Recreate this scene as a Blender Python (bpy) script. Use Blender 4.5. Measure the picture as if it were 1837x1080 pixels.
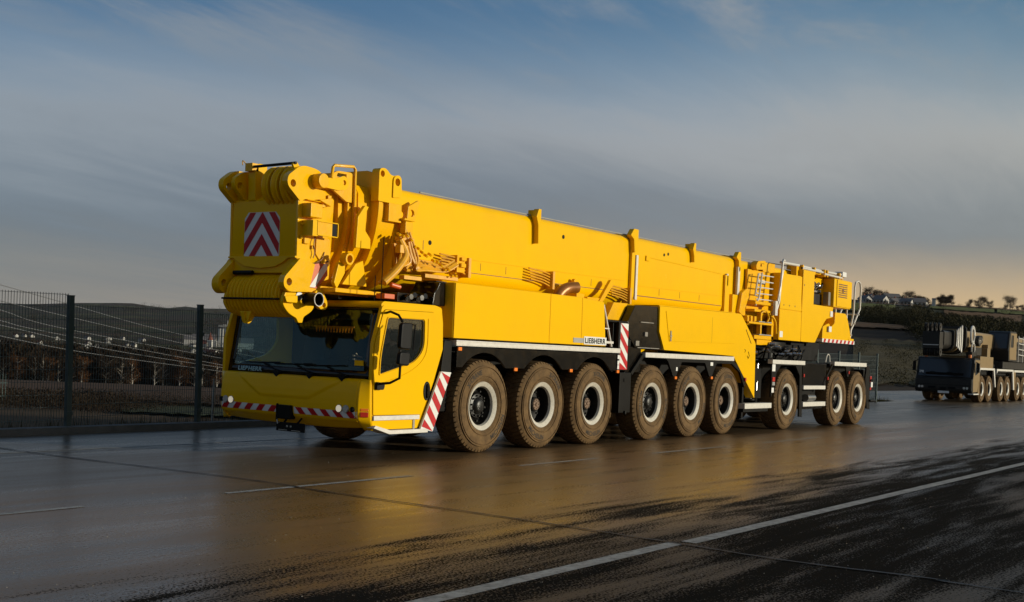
import bpy, bmesh, math, random
from mathutils import Vector, Matrix, noise
from mathutils.geometry import tessellate_polygon
import numpy as np

random.seed(7)
for o in list(bpy.data.objects):
    bpy.data.objects.remove(o)
sc = bpy.context.scene
COL = sc.collection
R_ = math.radians

# ------------------------------------------------------------------ camera
CAM = Vector((-14.99, -10.746, 1.559))
TH, TAU = R_(34.4), R_(2.5)
FW = Vector((math.cos(TH), math.sin(TH), 0))
RT = Vector((math.sin(TH), -math.cos(TH), 0))
UP = Vector((0, 0, 1))
CR = RT * math.cos(TAU) + UP * math.sin(TAU)
CU = UP * math.cos(TAU) - RT * math.sin(TAU)
cd = bpy.data.cameras.new('camera')
cam = bpy.data.objects.new('camera', cd)
COL.objects.link(cam)
cam.matrix_world = Matrix(((CR.x, CU.x, -FW.x, CAM.x), (CR.y, CU.y, -FW.y, CAM.y), (CR.z, CU.z, -FW.z, CAM.z), (0, 0, 0, 1)))
cd.sensor_width = 36
cd.lens = 2200 / 1837 * 36
cd.shift_y = (628.27 - 540) / 1837
cd.clip_start = 0.1
cd.clip_end = 20000
sc.camera = cam
sc.render.resolution_x, sc.render.resolution_y = 1024, 602

# ------------------------------------------------------------------ sky and sun
SUN_EL = R_(9.5)
SUN_AZ = Vector((0.48, -0.877, 0)).normalized()
sunv = SUN_AZ * math.cos(SUN_EL) + UP * math.sin(SUN_EL)
world = bpy.data.worlds.new('World')
sc.world = world
world.use_nodes = True
wn, wl = world.node_tree.nodes, world.node_tree.links
wn.clear()
def WN(t, **k):
    n = wn.new(t)
    for a, b in k.items():
        setattr(n, a, b)
    return n
def wmath(op, a, b=None, c=None, clamp=False):
    n = WN('ShaderNodeMath', operation=op, use_clamp=clamp)
    for i, v in enumerate((a, b, c)):
        if v is None: continue
        if isinstance(v, (int, float)): n.inputs[i].default_value = v
        else: wl.new(v, n.inputs[i])
    return n.outputs[0]
sky = WN('ShaderNodeTexSky', sky_type='NISHITA', sun_disc=False, sun_elevation=SUN_EL,
         sun_rotation=math.atan2(SUN_AZ.x, SUN_AZ.y), altitude=300, air_density=1.0, dust_density=1.6, ozone_density=2.5)
tc = WN('ShaderNodeTexCoord')
sep = WN('ShaderNodeSeparateXYZ'); wl.new(tc.outputs['Generated'], sep.inputs[0])
zc = wmath('MAXIMUM', sep.outputs['Z'], 0.0)
zd = wmath('ADD', zc, 0.10)
cmb = WN('ShaderNodeCombineXYZ')
wl.new(wmath('DIVIDE', sep.outputs['X'], zd), cmb.inputs['X'])
wl.new(wmath('DIVIDE', sep.outputs['Y'], zd), cmb.inputs['Y'])
mp = WN('ShaderNodeMapping')
wl.new(cmb.outputs[0], mp.inputs['Vector'])
mp.inputs['Rotation'].default_value = (0, 0, -(TH - R_(90)) + R_(12))   # streaks run roughly across the view
mp.inputs['Scale'].default_value = (0.42, 1.25, 1)
def wnoise(scale, detail, rough, dist=0.0, off=0.0):
    n = WN('ShaderNodeTexNoise'); n.inputs['Scale'].default_value = scale
    n.inputs['Detail'].default_value = detail; n.inputs['Roughness'].default_value = rough
    n.inputs['Distortion'].default_value = dist
    if off:
        a = WN('ShaderNodeVectorMath', operation='ADD'); a.inputs[1].default_value = (off, off * 1.7, 0)
        wl.new(mp.outputs[0], a.inputs[0]); wl.new(a.outputs[0], n.inputs['Vector'])
    else: wl.new(mp.outputs[0], n.inputs['Vector'])
    return n.outputs['Fac']
n1 = wnoise(0.55, 5, 0.52, 0.3)
n2 = wnoise(1.7, 9, 0.64, 0.9, 5.3)
n3 = wnoise(0.9, 3, 0.5, 0.4, 9.1)
# layered cloud: colour and thickness change with height, broken up by noise
zw = wmath('ADD', zc, wmath('MULTIPLY', wmath('SUBTRACT', n1, 0.5), 0.13))
zw = wmath('ADD', zw, wmath('MULTIPLY', wmath('SUBTRACT', n2, 0.5), 0.06))
zs = wmath('MULTIPLY', zw, 2.0, clamp=True)
lay = WN('ShaderNodeValToRGB'); wl.new(zs, lay.inputs[0]); lay.color_ramp.interpolation = 'B_SPLINE'
stops = [(0.0, (0.32, 0.275, 0.235)), (0.09, (0.25, 0.235, 0.225)), (0.19, (0.165, 0.185, 0.215)), (0.26, (0.215, 0.24, 0.275)), (0.345, (0.36, 0.365, 0.375)), (0.43, (0.20, 0.275, 0.36)), (0.53, (0.062, 0.155, 0.275)), (0.75, (0.05, 0.125, 0.24)), (1.0, (0.04, 0.105, 0.21))]
e = lay.color_ramp.elements
e[0].position = stops[0][0]; e[0].color = (*stops[0][1], 1); e[1].position = 1.0; e[1].color = (*stops[-1][1], 1)
for p_, c_ in stops[1:-1]:
    q_ = e.new(p_); q_.color = (*c_, 1)
# torn cirrus higher up
cir = WN('ShaderNodeMapRange'); cir.interpolation_type = 'SMOOTHSTEP'; wl.new(wmath('ADD', wmath('MULTIPLY', n2, 0.7), wmath('MULTIPLY', n3, 0.45)), cir.inputs['Value'])
cir.inputs['From Min'].default_value = 0.50; cir.inputs['From Max'].default_value = 0.74; cir.inputs['To Max'].default_value = 0.8
hi = WN('ShaderNodeMapRange'); hi.interpolation_type = 'SMOOTHSTEP'; wl.new(zc, hi.inputs['Value']); hi.inputs['From Min'].default_value = 0.17; hi.inputs['From Max'].default_value = 0.25
mixc = WN('ShaderNodeMix', data_type='RGBA'); wl.new(wmath('MULTIPLY', cir.outputs[0], hi.outputs[0]), mixc.inputs['Factor'])
wl.new(lay.outputs[0], mixc.inputs['A']); mixc.inputs['B'].default_value = (0.30, 0.31, 0.32, 1)
# the sun side of the sky is brighter and warmer, most of all low down
dotn = WN('ShaderNodeVectorMath', operation='DOT_PRODUCT')
wl.new(tc.outputs['Generated'], dotn.inputs[0]); dotn.inputs[1].default_value = tuple(SUN_AZ)
cr = WN('ShaderNodeValToRGB'); wl.new(wmath('MULTIPLY_ADD', dotn.outputs['Value'], 0.5, 0.5), cr.inputs[0])
e = cr.color_ramp.elements
e[0].position = 0.22; e[0].color = (0.90, 0.98, 1.05, 1); e[1].position = 1.0; e[1].color = (1.5, 1.2, 0.85, 1)
for p_, c_ in ((0.42, (1.02, 1.05, 1.08)), (0.52, (1.22, 1.20, 1.16)), (0.66, (1.36, 1.28, 1.12))):
    q_ = e.new(p_); q_.color = (*c_, 1)
low = WN('ShaderNodeMapRange'); low.interpolation_type = 'SMOOTHSTEP'; wl.new(wmath('ADD', zc, wmath('MULTIPLY', wmath('SUBTRACT', n1, 0.5), 0.04)), low.inputs['Value']); low.inputs['From Min'].default_value = 0.105; low.inputs['From Max'].default_value = 0.03
sid = WN('ShaderNodeMapRange'); sid.interpolation_type = 'SMOOTHSTEP'; wl.new(dotn.outputs['Value'], sid.inputs['Value']); sid.inputs['From Min'].default_value = -0.30; sid.inputs['From Max'].default_value = 0.50
glow = wmath('MULTIPLY', low.outputs[0], sid.outputs[0])
mul = WN('ShaderNodeMix', data_type='RGBA', blend_type='MULTIPLY'); mul.inputs['Factor'].default_value = 1.0
wl.new(mixc.outputs['Result'], mul.inputs['A']); wl.new(cr.outputs[0], mul.inputs['B'])
gm = WN('ShaderNodeMix', data_type='RGBA'); wl.new(glow, gm.inputs['Factor']); wl.new(mul.outputs['Result'], gm.inputs['A']); gm.inputs['B'].default_value = (0.86, 0.57, 0.26, 1)
skm = WN('ShaderNodeVectorMath', operation='SCALE'); wl.new(sky.outputs[0], skm.inputs[0]); skm.inputs['Scale'].default_value = 0.10
mix = WN('ShaderNodeMix', data_type='RGBA'); mix.inputs['Factor'].default_value = 0.85
wl.new(skm.outputs[0], mix.inputs['A']); wl.new(gm.outputs['Result'], mix.inputs['B'])
bg = WN('ShaderNodeBackground'); wl.new(mix.outputs['Result'], bg.inputs['Color']); bg.inputs['Strength'].default_value = 1.0
wo = WN('ShaderNodeOutputWorld'); wl.new(bg.outputs[0], wo.inputs[0])

sl = bpy.data.lights.new('sun', 'SUN')
sl.energy = 4.1; sl.angle = R_(0.5); sl.color = (1.0, 0.935, 0.75)
sun = bpy.data.objects.new('sun', sl); COL.objects.link(sun)
sun.rotation_euler = sunv.to_track_quat('Z', 'Y').to_euler()
sun.location = (20, -30, 20)

vs = sc.view_settings
vs.view_transform = 'Standard'; vs.look = 'None'; vs.exposure = 0.0; vs.gamma = 1.0; vs.use_curve_mapping = False
sc.render.engine = 'CYCLES'
sc.cycles.max_bounces = 8; sc.cycles.transparent_max_bounces = 12

# ------------------------------------------------------------------ materials
M = {}
def mat(name, col, rough=0.5, metal=0.0, var=0.15, vscale=3.0, rvar=0.1, bump=0.0, bscale=60.0, coat=0.0, spec=0.5, col2=None, dirt=0.0, dirtcol=(0.09, 0.055, 0.025), emit=None):
    m = bpy.data.materials.new(name); m.use_nodes = True
    nt = m.node_tree; n = nt.nodes; l = nt.links
    p = n['Principled BSDF']
    p.inputs['Metallic'].default_value = metal
    p.inputs['Coat Weight'].default_value = coat
    p.inputs['Coat Roughness'].default_value = 0.12
    p.inputs['Specular IOR Level'].default_value = spec
    t = n.new('ShaderNodeTexCoord')
    ns = n.new('ShaderNodeTexNoise'); ns.inputs['Scale'].default_value = vscale; ns.inputs['Detail'].default_value = 6; ns.inputs['Roughness'].default_value = 0.6
    l.new(t.outputs['Object'], ns.inputs['Vector'])
    mr = n.new('ShaderNodeMapRange'); mr.inputs['From Min'].default_value = 0.3; mr.inputs['From Max'].default_value = 0.7
    l.new(ns.outputs['Fac'], mr.inputs['Value'])
    mx = n.new('ShaderNodeMix'); mx.data_type = 'RGBA'
    l.new(mr.outputs[0], mx.inputs['Factor'])
    c2 = col2 or tuple(c * (1 - var) for c in col)
    mx.inputs['A'].default_value = (*col, 1); mx.inputs['B'].default_value = (*c2, 1)
    out = mx.outputs['Result']
    if dirt > 0:
        nd = n.new('ShaderNodeTexNoise'); nd.inputs['Scale'].default_value = vscale * 2.7; nd.inputs['Detail'].default_value = 10; nd.inputs['Roughness'].default_value = 0.72
        l.new(t.outputs['Object'], nd.inputs['Vector'])
        md = n.new('ShaderNodeMapRange'); md.inputs['From Min'].default_value = 0.48; md.inputs['From Max'].default_value = 0.78; md.inputs['To Max'].default_value = dirt
        l.new(nd.outputs['Fac'], md.inputs['Value'])
        m2 = n.new('ShaderNodeMix'); m2.data_type = 'RGBA'; l.new(md.outputs[0], m2.inputs['Factor'])
        l.new(out, m2.inputs['A']); m2.inputs['B'].default_value = (*dirtcol, 1); out = m2.outputs['Result']
    l.new(out, p.inputs['Base Color'])
    rr = n.new('ShaderNodeMapRange'); rr.inputs['To Min'].default_value = max(0.02, rough - rvar); rr.inputs['To Max'].default_value = min(1, rough + rvar)
    l.new(ns.outputs['Fac'], rr.inputs['Value']); l.new(rr.outputs[0], p.inputs['Roughness'])
    if bump > 0:
        nb = n.new('ShaderNodeTexNoise'); nb.inputs['Scale'].default_value = bscale; nb.inputs['Detail'].default_value = 5
        l.new(t.outputs['Object'], nb.inputs['Vector'])
        b = n.new('ShaderNodeBump'); b.inputs['Strength'].default_value = bump; b.inputs['Distance'].default_value = 0.02
        l.new(nb.outputs['Fac'], b.inputs['Height']); l.new(b.outputs[0], p.inputs['Normal'])
    if emit:
        p.inputs['Emission Color'].default_value = (*emit[0], 1); p.inputs['Emission Strength'].default_value = emit[1]
    M[name] = m
    return m
mat('yellow', (0.82, 0.455, 0.0), 0.24, var=0.07, vscale=0.7, rvar=0.07, bump=0.025, bscale=2.2, coat=0.0, spec=0.13, dirt=0.10, dirtcol=(0.30, 0.15, 0.02))
mat('yellow_worn', (0.84, 0.43, 0.0), 0.26, var=0.14, vscale=1.6, rvar=0.10, bump=0.15, bscale=14, coat=0.0, spec=0.2, dirt=0.22, dirtcol=(0.25, 0.10, 0.012))
mat('yellow_gloss', (0.84, 0.45, 0.0), 0.11, var=0.10, vscale=1.6, rvar=0.05, bump=0.8, bscale=3.5, coat=0.0, spec=0.5, dirt=0.2, dirtcol=(0.35, 0.17, 0.02))
mat('black', (0.0045, 0.004, 0.0035), 0.4, var=0.3, bump=0.05, bscale=6, spec=0.12, dirt=0.3, dirtcol=(0.016, 0.011, 0.006))
mat('black_gloss', (0.004, 0.0035, 0.003), 0.16, var=0.3, bump=0.12, bscale=2.5, spec=0.4, dirt=0.55, dirtcol=(0.034, 0.021, 0.009))  # brown dirt; its tone also paints in the warm glow on the arch panels
mat('dark_frame', (0.006, 0.0055, 0.005), 0.7, var=0.4, bump=0.1, spec=0.12, dirt=0.4, dirtcol=(0.018, 0.012, 0.007))
mat('alu', (0.60, 0.57, 0.52), 0.5, metal=0.1, spec=0.3, var=0.15, vscale=6, dirt=0.25)
mat('steel', (0.45, 0.44, 0.42), 0.28, metal=0.9, var=0.2)
mat('rubber', (0.165, 0.098, 0.040), 0.85, var=0.45, vscale=4, bump=0.5, bscale=30, spec=0.2, col2=(0.09, 0.054, 0.025), dirt=0.8, dirtcol=(0.040, 0.027, 0.015))
mat('rubber_mark', (0.022, 0.016, 0.011), 0.7, var=0.3, spec=0.3)
mat('rim_white', (0.56, 0.52, 0.44), 0.5, var=0.2, vscale=8, dirt=0.3)
mat('hub_black', (0.007, 0.0065, 0.006), 0.4, var=0.3, dirt=0.25, vscale=8, spec=0.3, dirtcol=(0.03, 0.02, 0.01))
mat('hub_rust', (0.16, 0.085, 0.04), 0.6, var=0.4, vscale=9, dirt=0.4)
mat('white', (0.70, 0.69, 0.66), 0.45, var=0.08, spec=0.25)
mat('red', (0.46, 0.010, 0.013), 0.4, var=0.12, spec=0.2)
mat('orange_red', (0.62, 0.10, 0.01), 0.4, var=0.3, vscale=8)
mat('orange_lamp', (0.85, 0.20, 0.01), 0.25, var=0.1, coat=0.6)
mat('red_lamp', (0.5, 0.02, 0.01), 0.25, var=0.1, coat=0.6)
mat('lamp_lens', (0.75, 0.75, 0.72), 0.08, metal=0.55, var=0.1, coat=0.8)
mat('lit_lamp', (0.9, 0.85, 0.7), 0.2, var=0.0, emit=((1, 0.86, 0.62), 0.35))
mat('plastic', (0.0055, 0.0055, 0.006), 0.45, var=0.2, spec=0.12)
mat('teal_print', (0.30, 0.46, 0.46), 0.5, var=0.1)
mat('ink', (0.008, 0.008, 0.008), 0.6, var=0.1, spec=0.1)
mat('grey_print', (0.32, 0.32, 0.30), 0.5, var=0.2)
mat('hose', (0.78, 0.37, 0.002), 0.45, var=0.3, vscale=6, dirt=0.25)
mat('exhaust_metal', (0.36, 0.14, 0.025), 0.42, metal=0.3, var=0.4, vscale=5)
mat('rust_pipe', (0.17, 0.07, 0.025), 0.5, metal=0.4, var=0.4, vscale=7)
mat('interior', (0.009, 0.0095, 0.011), 0.8, var=0.25)
mat('seat_cloth', (0.018, 0.02, 0.024), 0.9, var=0.25)
mat('jacket', (0.012, 0.013, 0.016), 0.9, var=0.2)
mat('skin', (0.50, 0.29, 0.20), 0.6, var=0.1)
mat('hair', (0.02, 0.012, 0.008), 0.7, var=0.2)
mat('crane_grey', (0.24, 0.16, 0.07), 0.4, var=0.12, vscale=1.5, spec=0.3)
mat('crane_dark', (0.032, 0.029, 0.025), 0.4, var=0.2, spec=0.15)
mat('fence_green', (0.035, 0.06, 0.062), 0.5, var=0.2, vscale=9)
mat('line_paint', (0.42, 0.40, 0.36), 0.6, var=0.5, vscale=6.0, bump=0.3, bscale=120, spec=0.2, dirt=1.0, dirtcol=(0.05, 0.045, 0.038))
mat('tar', (0.012, 0.011, 0.010), 0.55, var=0.3, bump=0.3, bscale=90)
mat('kerb_stone', (0.10, 0.10, 0.095), 0.8, var=0.35, vscale=4, bump=0.3)
mat('grit_stone', (0.22, 0.20, 0.16), 0.45, var=0.5, vscale=2, spec=0.6)
mat('bark', (0.075, 0.045, 0.028), 0.9, var=0.4)
mat('birch_bark', (0.50, 0.45, 0.38), 0.8, var=0.5, vscale=2.5)
mat('twig', (0.034, 0.022, 0.013), 0.95, var=0.4, vscale=0.2, spec=0.1)
mat('twig_warm', (0.11, 0.05, 0.02), 0.95, var=0.4, vscale=0.2, spec=0.1)
mat('wood_dark', (0.030, 0.020, 0.012), 0.95, var=0.5, vscale=0.04, spec=0.1)
mat('conifer', (0.046, 0.040, 0.017), 0.95, var=0.5, vscale=0.1, spec=0.1)
mat('house_white', (0.45, 0.43, 0.40), 0.8, var=0.1)
mat('roof_grey', (0.13, 0.115, 0.11), 0.7, var=0.2)
mat('roof_red', (0.20, 0.06, 0.035), 0.8, var=0.2)
mat('silo_white', (0.70, 0.66, 0.58), 0.6, var=0.15)
mat('pane_dark', (0.03, 0.035, 0.04), 0.15, var=0.1)
mat('wire', (0.35, 0.33, 0.30), 0.35, metal=0.7, var=0.1)
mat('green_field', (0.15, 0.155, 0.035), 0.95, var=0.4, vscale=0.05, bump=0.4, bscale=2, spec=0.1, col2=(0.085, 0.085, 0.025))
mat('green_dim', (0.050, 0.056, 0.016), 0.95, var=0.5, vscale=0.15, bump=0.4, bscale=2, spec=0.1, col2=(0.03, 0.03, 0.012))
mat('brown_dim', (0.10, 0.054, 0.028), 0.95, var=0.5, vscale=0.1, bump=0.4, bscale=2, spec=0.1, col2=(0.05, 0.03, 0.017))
mat('slope_grass', (0.11, 0.080, 0.033), 0.95, var=0.5, vscale=0.05, bump=0.5, bscale=1.5, spec=0.1, col2=(0.055, 0.042, 0.02))
mat('weed', (0.045, 0.042, 0.016), 0.9, var=0.5, vscale=0.8, spec=0.1)
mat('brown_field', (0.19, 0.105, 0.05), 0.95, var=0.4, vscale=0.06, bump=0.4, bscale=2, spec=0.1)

def glass(name, tint, base, alpha_refl=1.0, rough=0.02):
    m = bpy.data.materials.new(name); m.use_nodes = True
    n, l = m.node_tree.nodes, m.node_tree.links; n.clear()
    o = n.new('ShaderNodeOutputMaterial'); mx = n.new('ShaderNodeMixShader'); tr = n.new('ShaderNodeBsdfTransparent'); g = n.new('ShaderNodeBsdfGlossy')
    tr.inputs['Color'].default_value = (*tint, 1); g.inputs['Roughness'].default_value = rough; g.inputs['Color'].default_value = (*base, 1)
    fr = n.new('ShaderNodeFresnel'); fr.inputs['IOR'].default_value = 1.5
    mu = n.new('ShaderNodeMath'); mu.operation = 'MULTIPLY'; mu.inputs[1].default_value = alpha_refl; mu.use_clamp = True
    l.new(fr.outputs[0], mu.inputs[0]); l.new(mu.outputs[0], mx.inputs[0]); l.new(tr.outputs[0], mx.inputs[1]); l.new(g.outputs[0], mx.inputs[2]); l.new(mx.outputs[0], o.inputs[0])
    M[name] = m
glass('windscreen_glass', (0.66, 0.86, 0.86), (0.75, 1.0, 1.0), 1.0)
glass('side_glass', (0.80, 0.84, 0.84), (0.9, 0.95, 1.0), 0.2)

# ------------------------------------------------------------------ mesh builder
class B:
    def __init__(s): s.v = []; s.f = []
    def add(s, vs, fs):
        k = len(s.v); s.v += [tuple(v) for v in vs]; s.f += [tuple(i + k for i in f) for f in fs]; return s
    def box(s, x0, x1, y0, y1, z0, z1):
        return s.add([(x0, y0, z0), (x1, y0, z0), (x1, y1, z0), (x0, y1, z0), (x0, y0, z1), (x1, y0, z1), (x1, y1, z1), (x0, y1, z1)],
                     [(0, 3, 2, 1), (4, 5, 6, 7), (0, 1, 5, 4), (1, 2, 6, 5), (2, 3, 7, 6), (3, 0, 4, 7)])
    def prism(s, pts, ax, a, b, holes=()):
        def P(p, t):
            return (p[0], t, p[1]) if ax == 'y' else (t, p[0], p[1]) if ax == 'x' else (p[0], p[1], t)
        loops = [list(pts)] + [list(h) for h in holes]
        allp = [p for L in loops for p in L]; n = len(allp)
        fs = []
        if holes:
            tris = tessellate_polygon([[Vector((p[0], p[1], 0)) for p in L] for L in loops])
            for t in tris: fs.append(tuple(t)); fs.append(tuple(i + n for i in reversed(t)))
        else:
            fs.append(tuple(range(n))); fs.append(tuple(reversed(range(n, 2 * n))))
        k = 0
        for L in loops:
            q = len(L)
            for i in range(q):
                j = (i + 1) % q
                fs.append((k + i, k + i + n, k + j + n, k + j))
            k += q
        return s.add([P(p, a) for p in allp] + [P(p, b) for p in allp], fs)
    def cyl(s, p0, p1, r0, r1=None, n=14, caps=True):
        p0, p1 = Vector(p0), Vector(p1); r1 = r0 if r1 is None else r1
        d = (p1 - p0).normalized(); a = d.orthogonal().normalized(); b = d.cross(a)
        vs = []
        for p, r in ((p0, r0), (p1, r1)):
            for i in range(n):
                t = 2 * math.pi * i / n; vs.append(p + a * (r * math.cos(t)) + b * (r * math.sin(t)))
        fs = [(i, (i + 1) % n, (i + 1) % n + n, i + n) for i in range(n)]
        if caps: fs += [tuple(reversed(range(n))), tuple(range(n, 2 * n))]
        return s.add(vs, fs)
    def tube(s, path, r, n=7):
        P = [Vector(p) for p in path]; vs = []; fs = []; a = None
        for i, p in enumerate(P):
            d = (P[min(i + 1, len(P) - 1)] - P[max(i - 1, 0)]).normalized()
            if a is None: a = d.orthogonal().normalized()
            else: a = (a - d * a.dot(d)).normalized()
            b = d.cross(a); rr = r[i] if isinstance(r, (list, tuple)) else r
            for k in range(n):
                t = 2 * math.pi * k / n; vs.append(p + a * (rr * math.cos(t)) + b * (rr * math.sin(t)))
        for i in range(len(P) - 1):
            for k in range(n):
                fs.append((i * n + k, i * n + (k + 1) % n, (i + 1) * n + (k + 1) % n, (i + 1) * n + k))
        fs += [tuple(reversed(range(n))), tuple(range((len(P) - 1) * n, len(P) * n))]
        return s.add(vs, fs)
    def lathe(s, prof, org=(0, 0, 0), n=48, close=False):           # axis along Y; prof = [(r, y)]
        vs = []; fs = []; m = len(prof)
        for r, y in prof:
            for i in range(n):
                t = 2 * math.pi * i / n; vs.append((org[0] + r * math.cos(t), org[1] + y, org[2] + r * math.sin(t)))
        for j in range(m - 1 + (1 if close else 0)):
            for i in range(n):
                a, b_ = j * n, ((j + 1) % m) * n
                fs.append((a + i, a + (i + 1) % n, b_ + (i + 1) % n, b_ + i))
        return s.add(vs, fs)
    def grid(s, fn, nu, nv):
        k = []
        for i in range(nu + 1):
            for j in range(nv + 1): k.append(fn(i / nu, j / nv))
        w = nv + 1
        return s.add(k, [(i * w + j, (i + 1) * w + j, (i + 1) * w + j + 1, i * w + j + 1) for i in range(nu) for j in range(nv)])
    def mesh(s, name, smooth=40, recalc=True):
        me = bpy.data.meshes.new(name); me.from_pydata(s.v, [], s.f); me.update()
        if recalc:
            bm = bmesh.new(); bm.from_mesh(me); bmesh.ops.recalc_face_normals(bm, faces=bm.faces); bm.to_mesh(me); bm.free()
        if smooth:
            me.shade_smooth(); me.set_sharp_from_angle(angle=R_(smooth))
        return me
    def done(s, name, m, parent=None, bevel=0.0, smooth=40, recalc=True, solid=0.0):
        return link(name, s.mesh(name, smooth, recalc), m, parent, bevel, solid)
def done_each(b, name, m, parent=None, bevel=0.0, smooth=40):
    par = list(range(len(b.v)))
    def fd(i):
        while par[i] != i: par[i] = par[par[i]]; i = par[i]
        return i
    for f in b.f:
        for i in f[1:]: par[fd(i)] = fd(f[0])
    groups = {}
    for f in b.f: groups.setdefault(fd(f[0]), []).append(f)
    out = []
    for fs in groups.values():
        ids = sorted({i for f in fs for i in f}); mp_ = {k: n for n, k in enumerate(ids)}
        out.append(B().add([b.v[i] for i in ids], [tuple(mp_[i] for i in f) for f in fs]).done(name, m, parent, bevel, smooth))
    return out
def link(name, me, m, parent=None, bevel=0.0, solid=0.0):
    if m and not me.materials: me.materials.append(M[m])
    o = bpy.data.objects.new(name, me); COL.objects.link(o)
    if parent: o.parent = parent
    if solid:
        md = o.modifiers.new('solid', 'SOLIDIFY'); md.thickness = solid; md.offset = 0
    if bevel:
        md = o.modifiers.new('bevel', 'BEVEL'); md.width = bevel; md.segments = 2; md.limit_method = 'ANGLE'; md.angle_limit = R_(35); md.harden_normals = True
    return o
def empty(name, loc=(0, 0, 0)):
    o = bpy.data.objects.new(name, None); COL.objects.link(o); o.location = loc; o.empty_display_size = 0.3; return o
def tag(o, label=None, cat=None, group=None, kind=None):
    if label: o['label'] = label
    if cat: o['category'] = cat
    if group: o['group'] = group
    if kind: o['kind'] = kind
    return o
def copy_tree(o, parent=None):
    c = o.copy(); COL.objects.link(c); c.parent = parent
    for ch in list(o.children): copy_tree(ch, c)
    return c
def rnd(pts, r, n=4):
    out = []; N = len(pts)
    for i, p in enumerate(pts):
        rr = r[i] if isinstance(r, (list, tuple)) else r
        p = Vector(p[:2]); a = Vector(pts[i - 1][:2]) - p; b = Vector(pts[(i + 1) % N][:2]) - p
        q = min(rr, a.length * 0.48, b.length * 0.48)
        if q < 1e-4: out.append(tuple(p)); continue
        a = p + a.normalized() * q; b = p + b.normalized() * q
        for k in range(n + 1):
            t = k / n; out.append(tuple(a * (1 - t) ** 2 + p * (2 * t * (1 - t)) + b * t * t))
    return out
def circ(c, r, n=18): return [(c[0] + r * math.cos(2 * math.pi * i / n), c[1] + r * math.sin(2 * math.pi * i / n)) for i in range(n)]
def text_mesh(txt, w, h, bold=0.03, ext=0.002):
    cu = bpy.data.curves.new('txt', 'FONT'); cu.body = txt; cu.size = 1; cu.offset = bold; cu.extrude = 0; cu.space_character = 1.08
    o = bpy.data.objects.new('txt', cu); COL.objects.link(o)
    bpy.context.view_layer.update()
    me = bpy.data.meshes.new_from_object(o.evaluated_get(bpy.context.evaluated_depsgraph_get()))
    bpy.data.objects.remove(o); bpy.data.curves.remove(cu)
    co = np.array([v.co[:] for v in me.vertices]); lo, hi = co.min(0), co.max(0)
    for v in me.vertices:
        v.co = ((v.co.x - lo[0]) / (hi[0] - lo[0]) * w, (v.co.y - lo[1]) / (hi[1] - lo[1]) * h, 0)
    me.materials.clear()
    return me
def spline(pts, n=24):
    P = [Vector(p) for p in pts]; P = [P[0] * 2 - P[1]] + P + [P[-1] * 2 - P[-2]]; out = []
    for i in range(1, len(P) - 2):
        k = max(2, n // (len(P) - 3))
        for j in range(k):
            t = j / k; a, b, c, d = P[i - 1], P[i], P[i + 1], P[i + 2]
            out.append(0.5 * ((2 * b) + (c - a) * t + (2 * a - 5 * b + 4 * c - d) * t * t + (3 * b - a - 3 * c + d) * t ** 3))
    out.append(P[-2]); return out
def stripes(parent, pl, quad, n, lean, m='red', name='red_stripe', width=0.5):
    # quad = 4 corners (bl, br, tr, tl) in 3D, slightly proud; slanted red bars clipped to it
    bl, br, tr, tl = [Vector(p) for p in quad]
    def pt(u, v): return (bl * (1 - u) + br * u) * (1 - v) + (tl * (1 - u) + tr * u) * v
    b = B()
    for i in range(-3, n + 3):
        u0 = (i) / n; poly = [(u0, 0), (u0 + width / n, 0), (u0 + width / n + lean, 1), (u0 + lean, 1)]
        for side in (0, 1):                                         # clip to 0..1 in u
            res = []
            for k in range(len(poly)):
                p, q = poly[k], poly[(k + 1) % len(poly)]
                ins = (lambda t: t[0] >= 0) if side == 0 else (lambda t: t[0] <= 1)
                lim = 0.0 if side == 0 else 1.0
                if ins(p): res.append(p)
                if ins(p) != ins(q):
                    s_ = (lim - p[0]) / (q[0] - p[0]); res.append((lim, p[1] + (q[1] - p[1]) * s_))
            poly = res
            if len(poly) < 3: break
        if len(poly) >= 3: b.add([pt(*p) for p in poly], [tuple(range(len(poly)))])
    return b.done(name, m, parent, smooth=0, recalc=False)
# ------------------------------------------------------------------ terrain
LEFT = [(0, -0.1), (18, -0.1), (24, -0.35), (40, -1.2), (60, -2.15), (100, -3.7), (160, -6.2), (260, -9.6), (400, -13), (900, -16), (1500, -14), (2200, -7), (3000, 14), (4000, 60), (5000, 118), (5600, 100), (9000, 40)]
RIGHT = [(0, -0.1), (60, -0.1), (110, 0.1), (150, 1.7), (200, 4), (300, 9.7), (450, 20), (600, 30.5), (700, 36.5), (800, 42.5), (900, 44), (1000, 42), (2000, 30), (5000, 40), (9000, 40)]
LX = [p[0] for p in LEFT]; LZ = [p[1] for p in LEFT]; RX = [p[0] for p in RIGHT]; RZ = [p[1] for p in RIGHT]
def sstep(a, b, x):
    t = min(1, max(0, (x - a) / (b - a))); return t * t * (3 - 2 * t)
ROADX0, ROADX1, ROADY0 = -70.0, 125.0, -45.0
def road_y1(x): return 5.25 + 0.024 * (x + 3.3) if x < 41 else 5.25 + 0.024 * 44.3 + 7.5 * sstep(41, 46, x)
HILLS = [(-40, 0.95), (-23.5, 0.90), (-21.5, 0.88), (-19.4, 1.0), (-17.4, 1.07), (-15.8, 0.98), (-15.0, 1.08), (-14.0, 1.04), (-13.2, 1.10), (-10, 1.02), (0, 0.9), (40, 0.8)]
HB = [h[0] for h in HILLS]; HV = [h[1] for h in HILLS]
RIDGE_B = [8, 15.5, 17, 18.5, 20, 21.5, 23, 26, 40]; RIDGE_V = [1.0, 1.05, 1.04, 1.02, 1.0, 0.985, 0.965, 0.98, 1.1]
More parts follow.
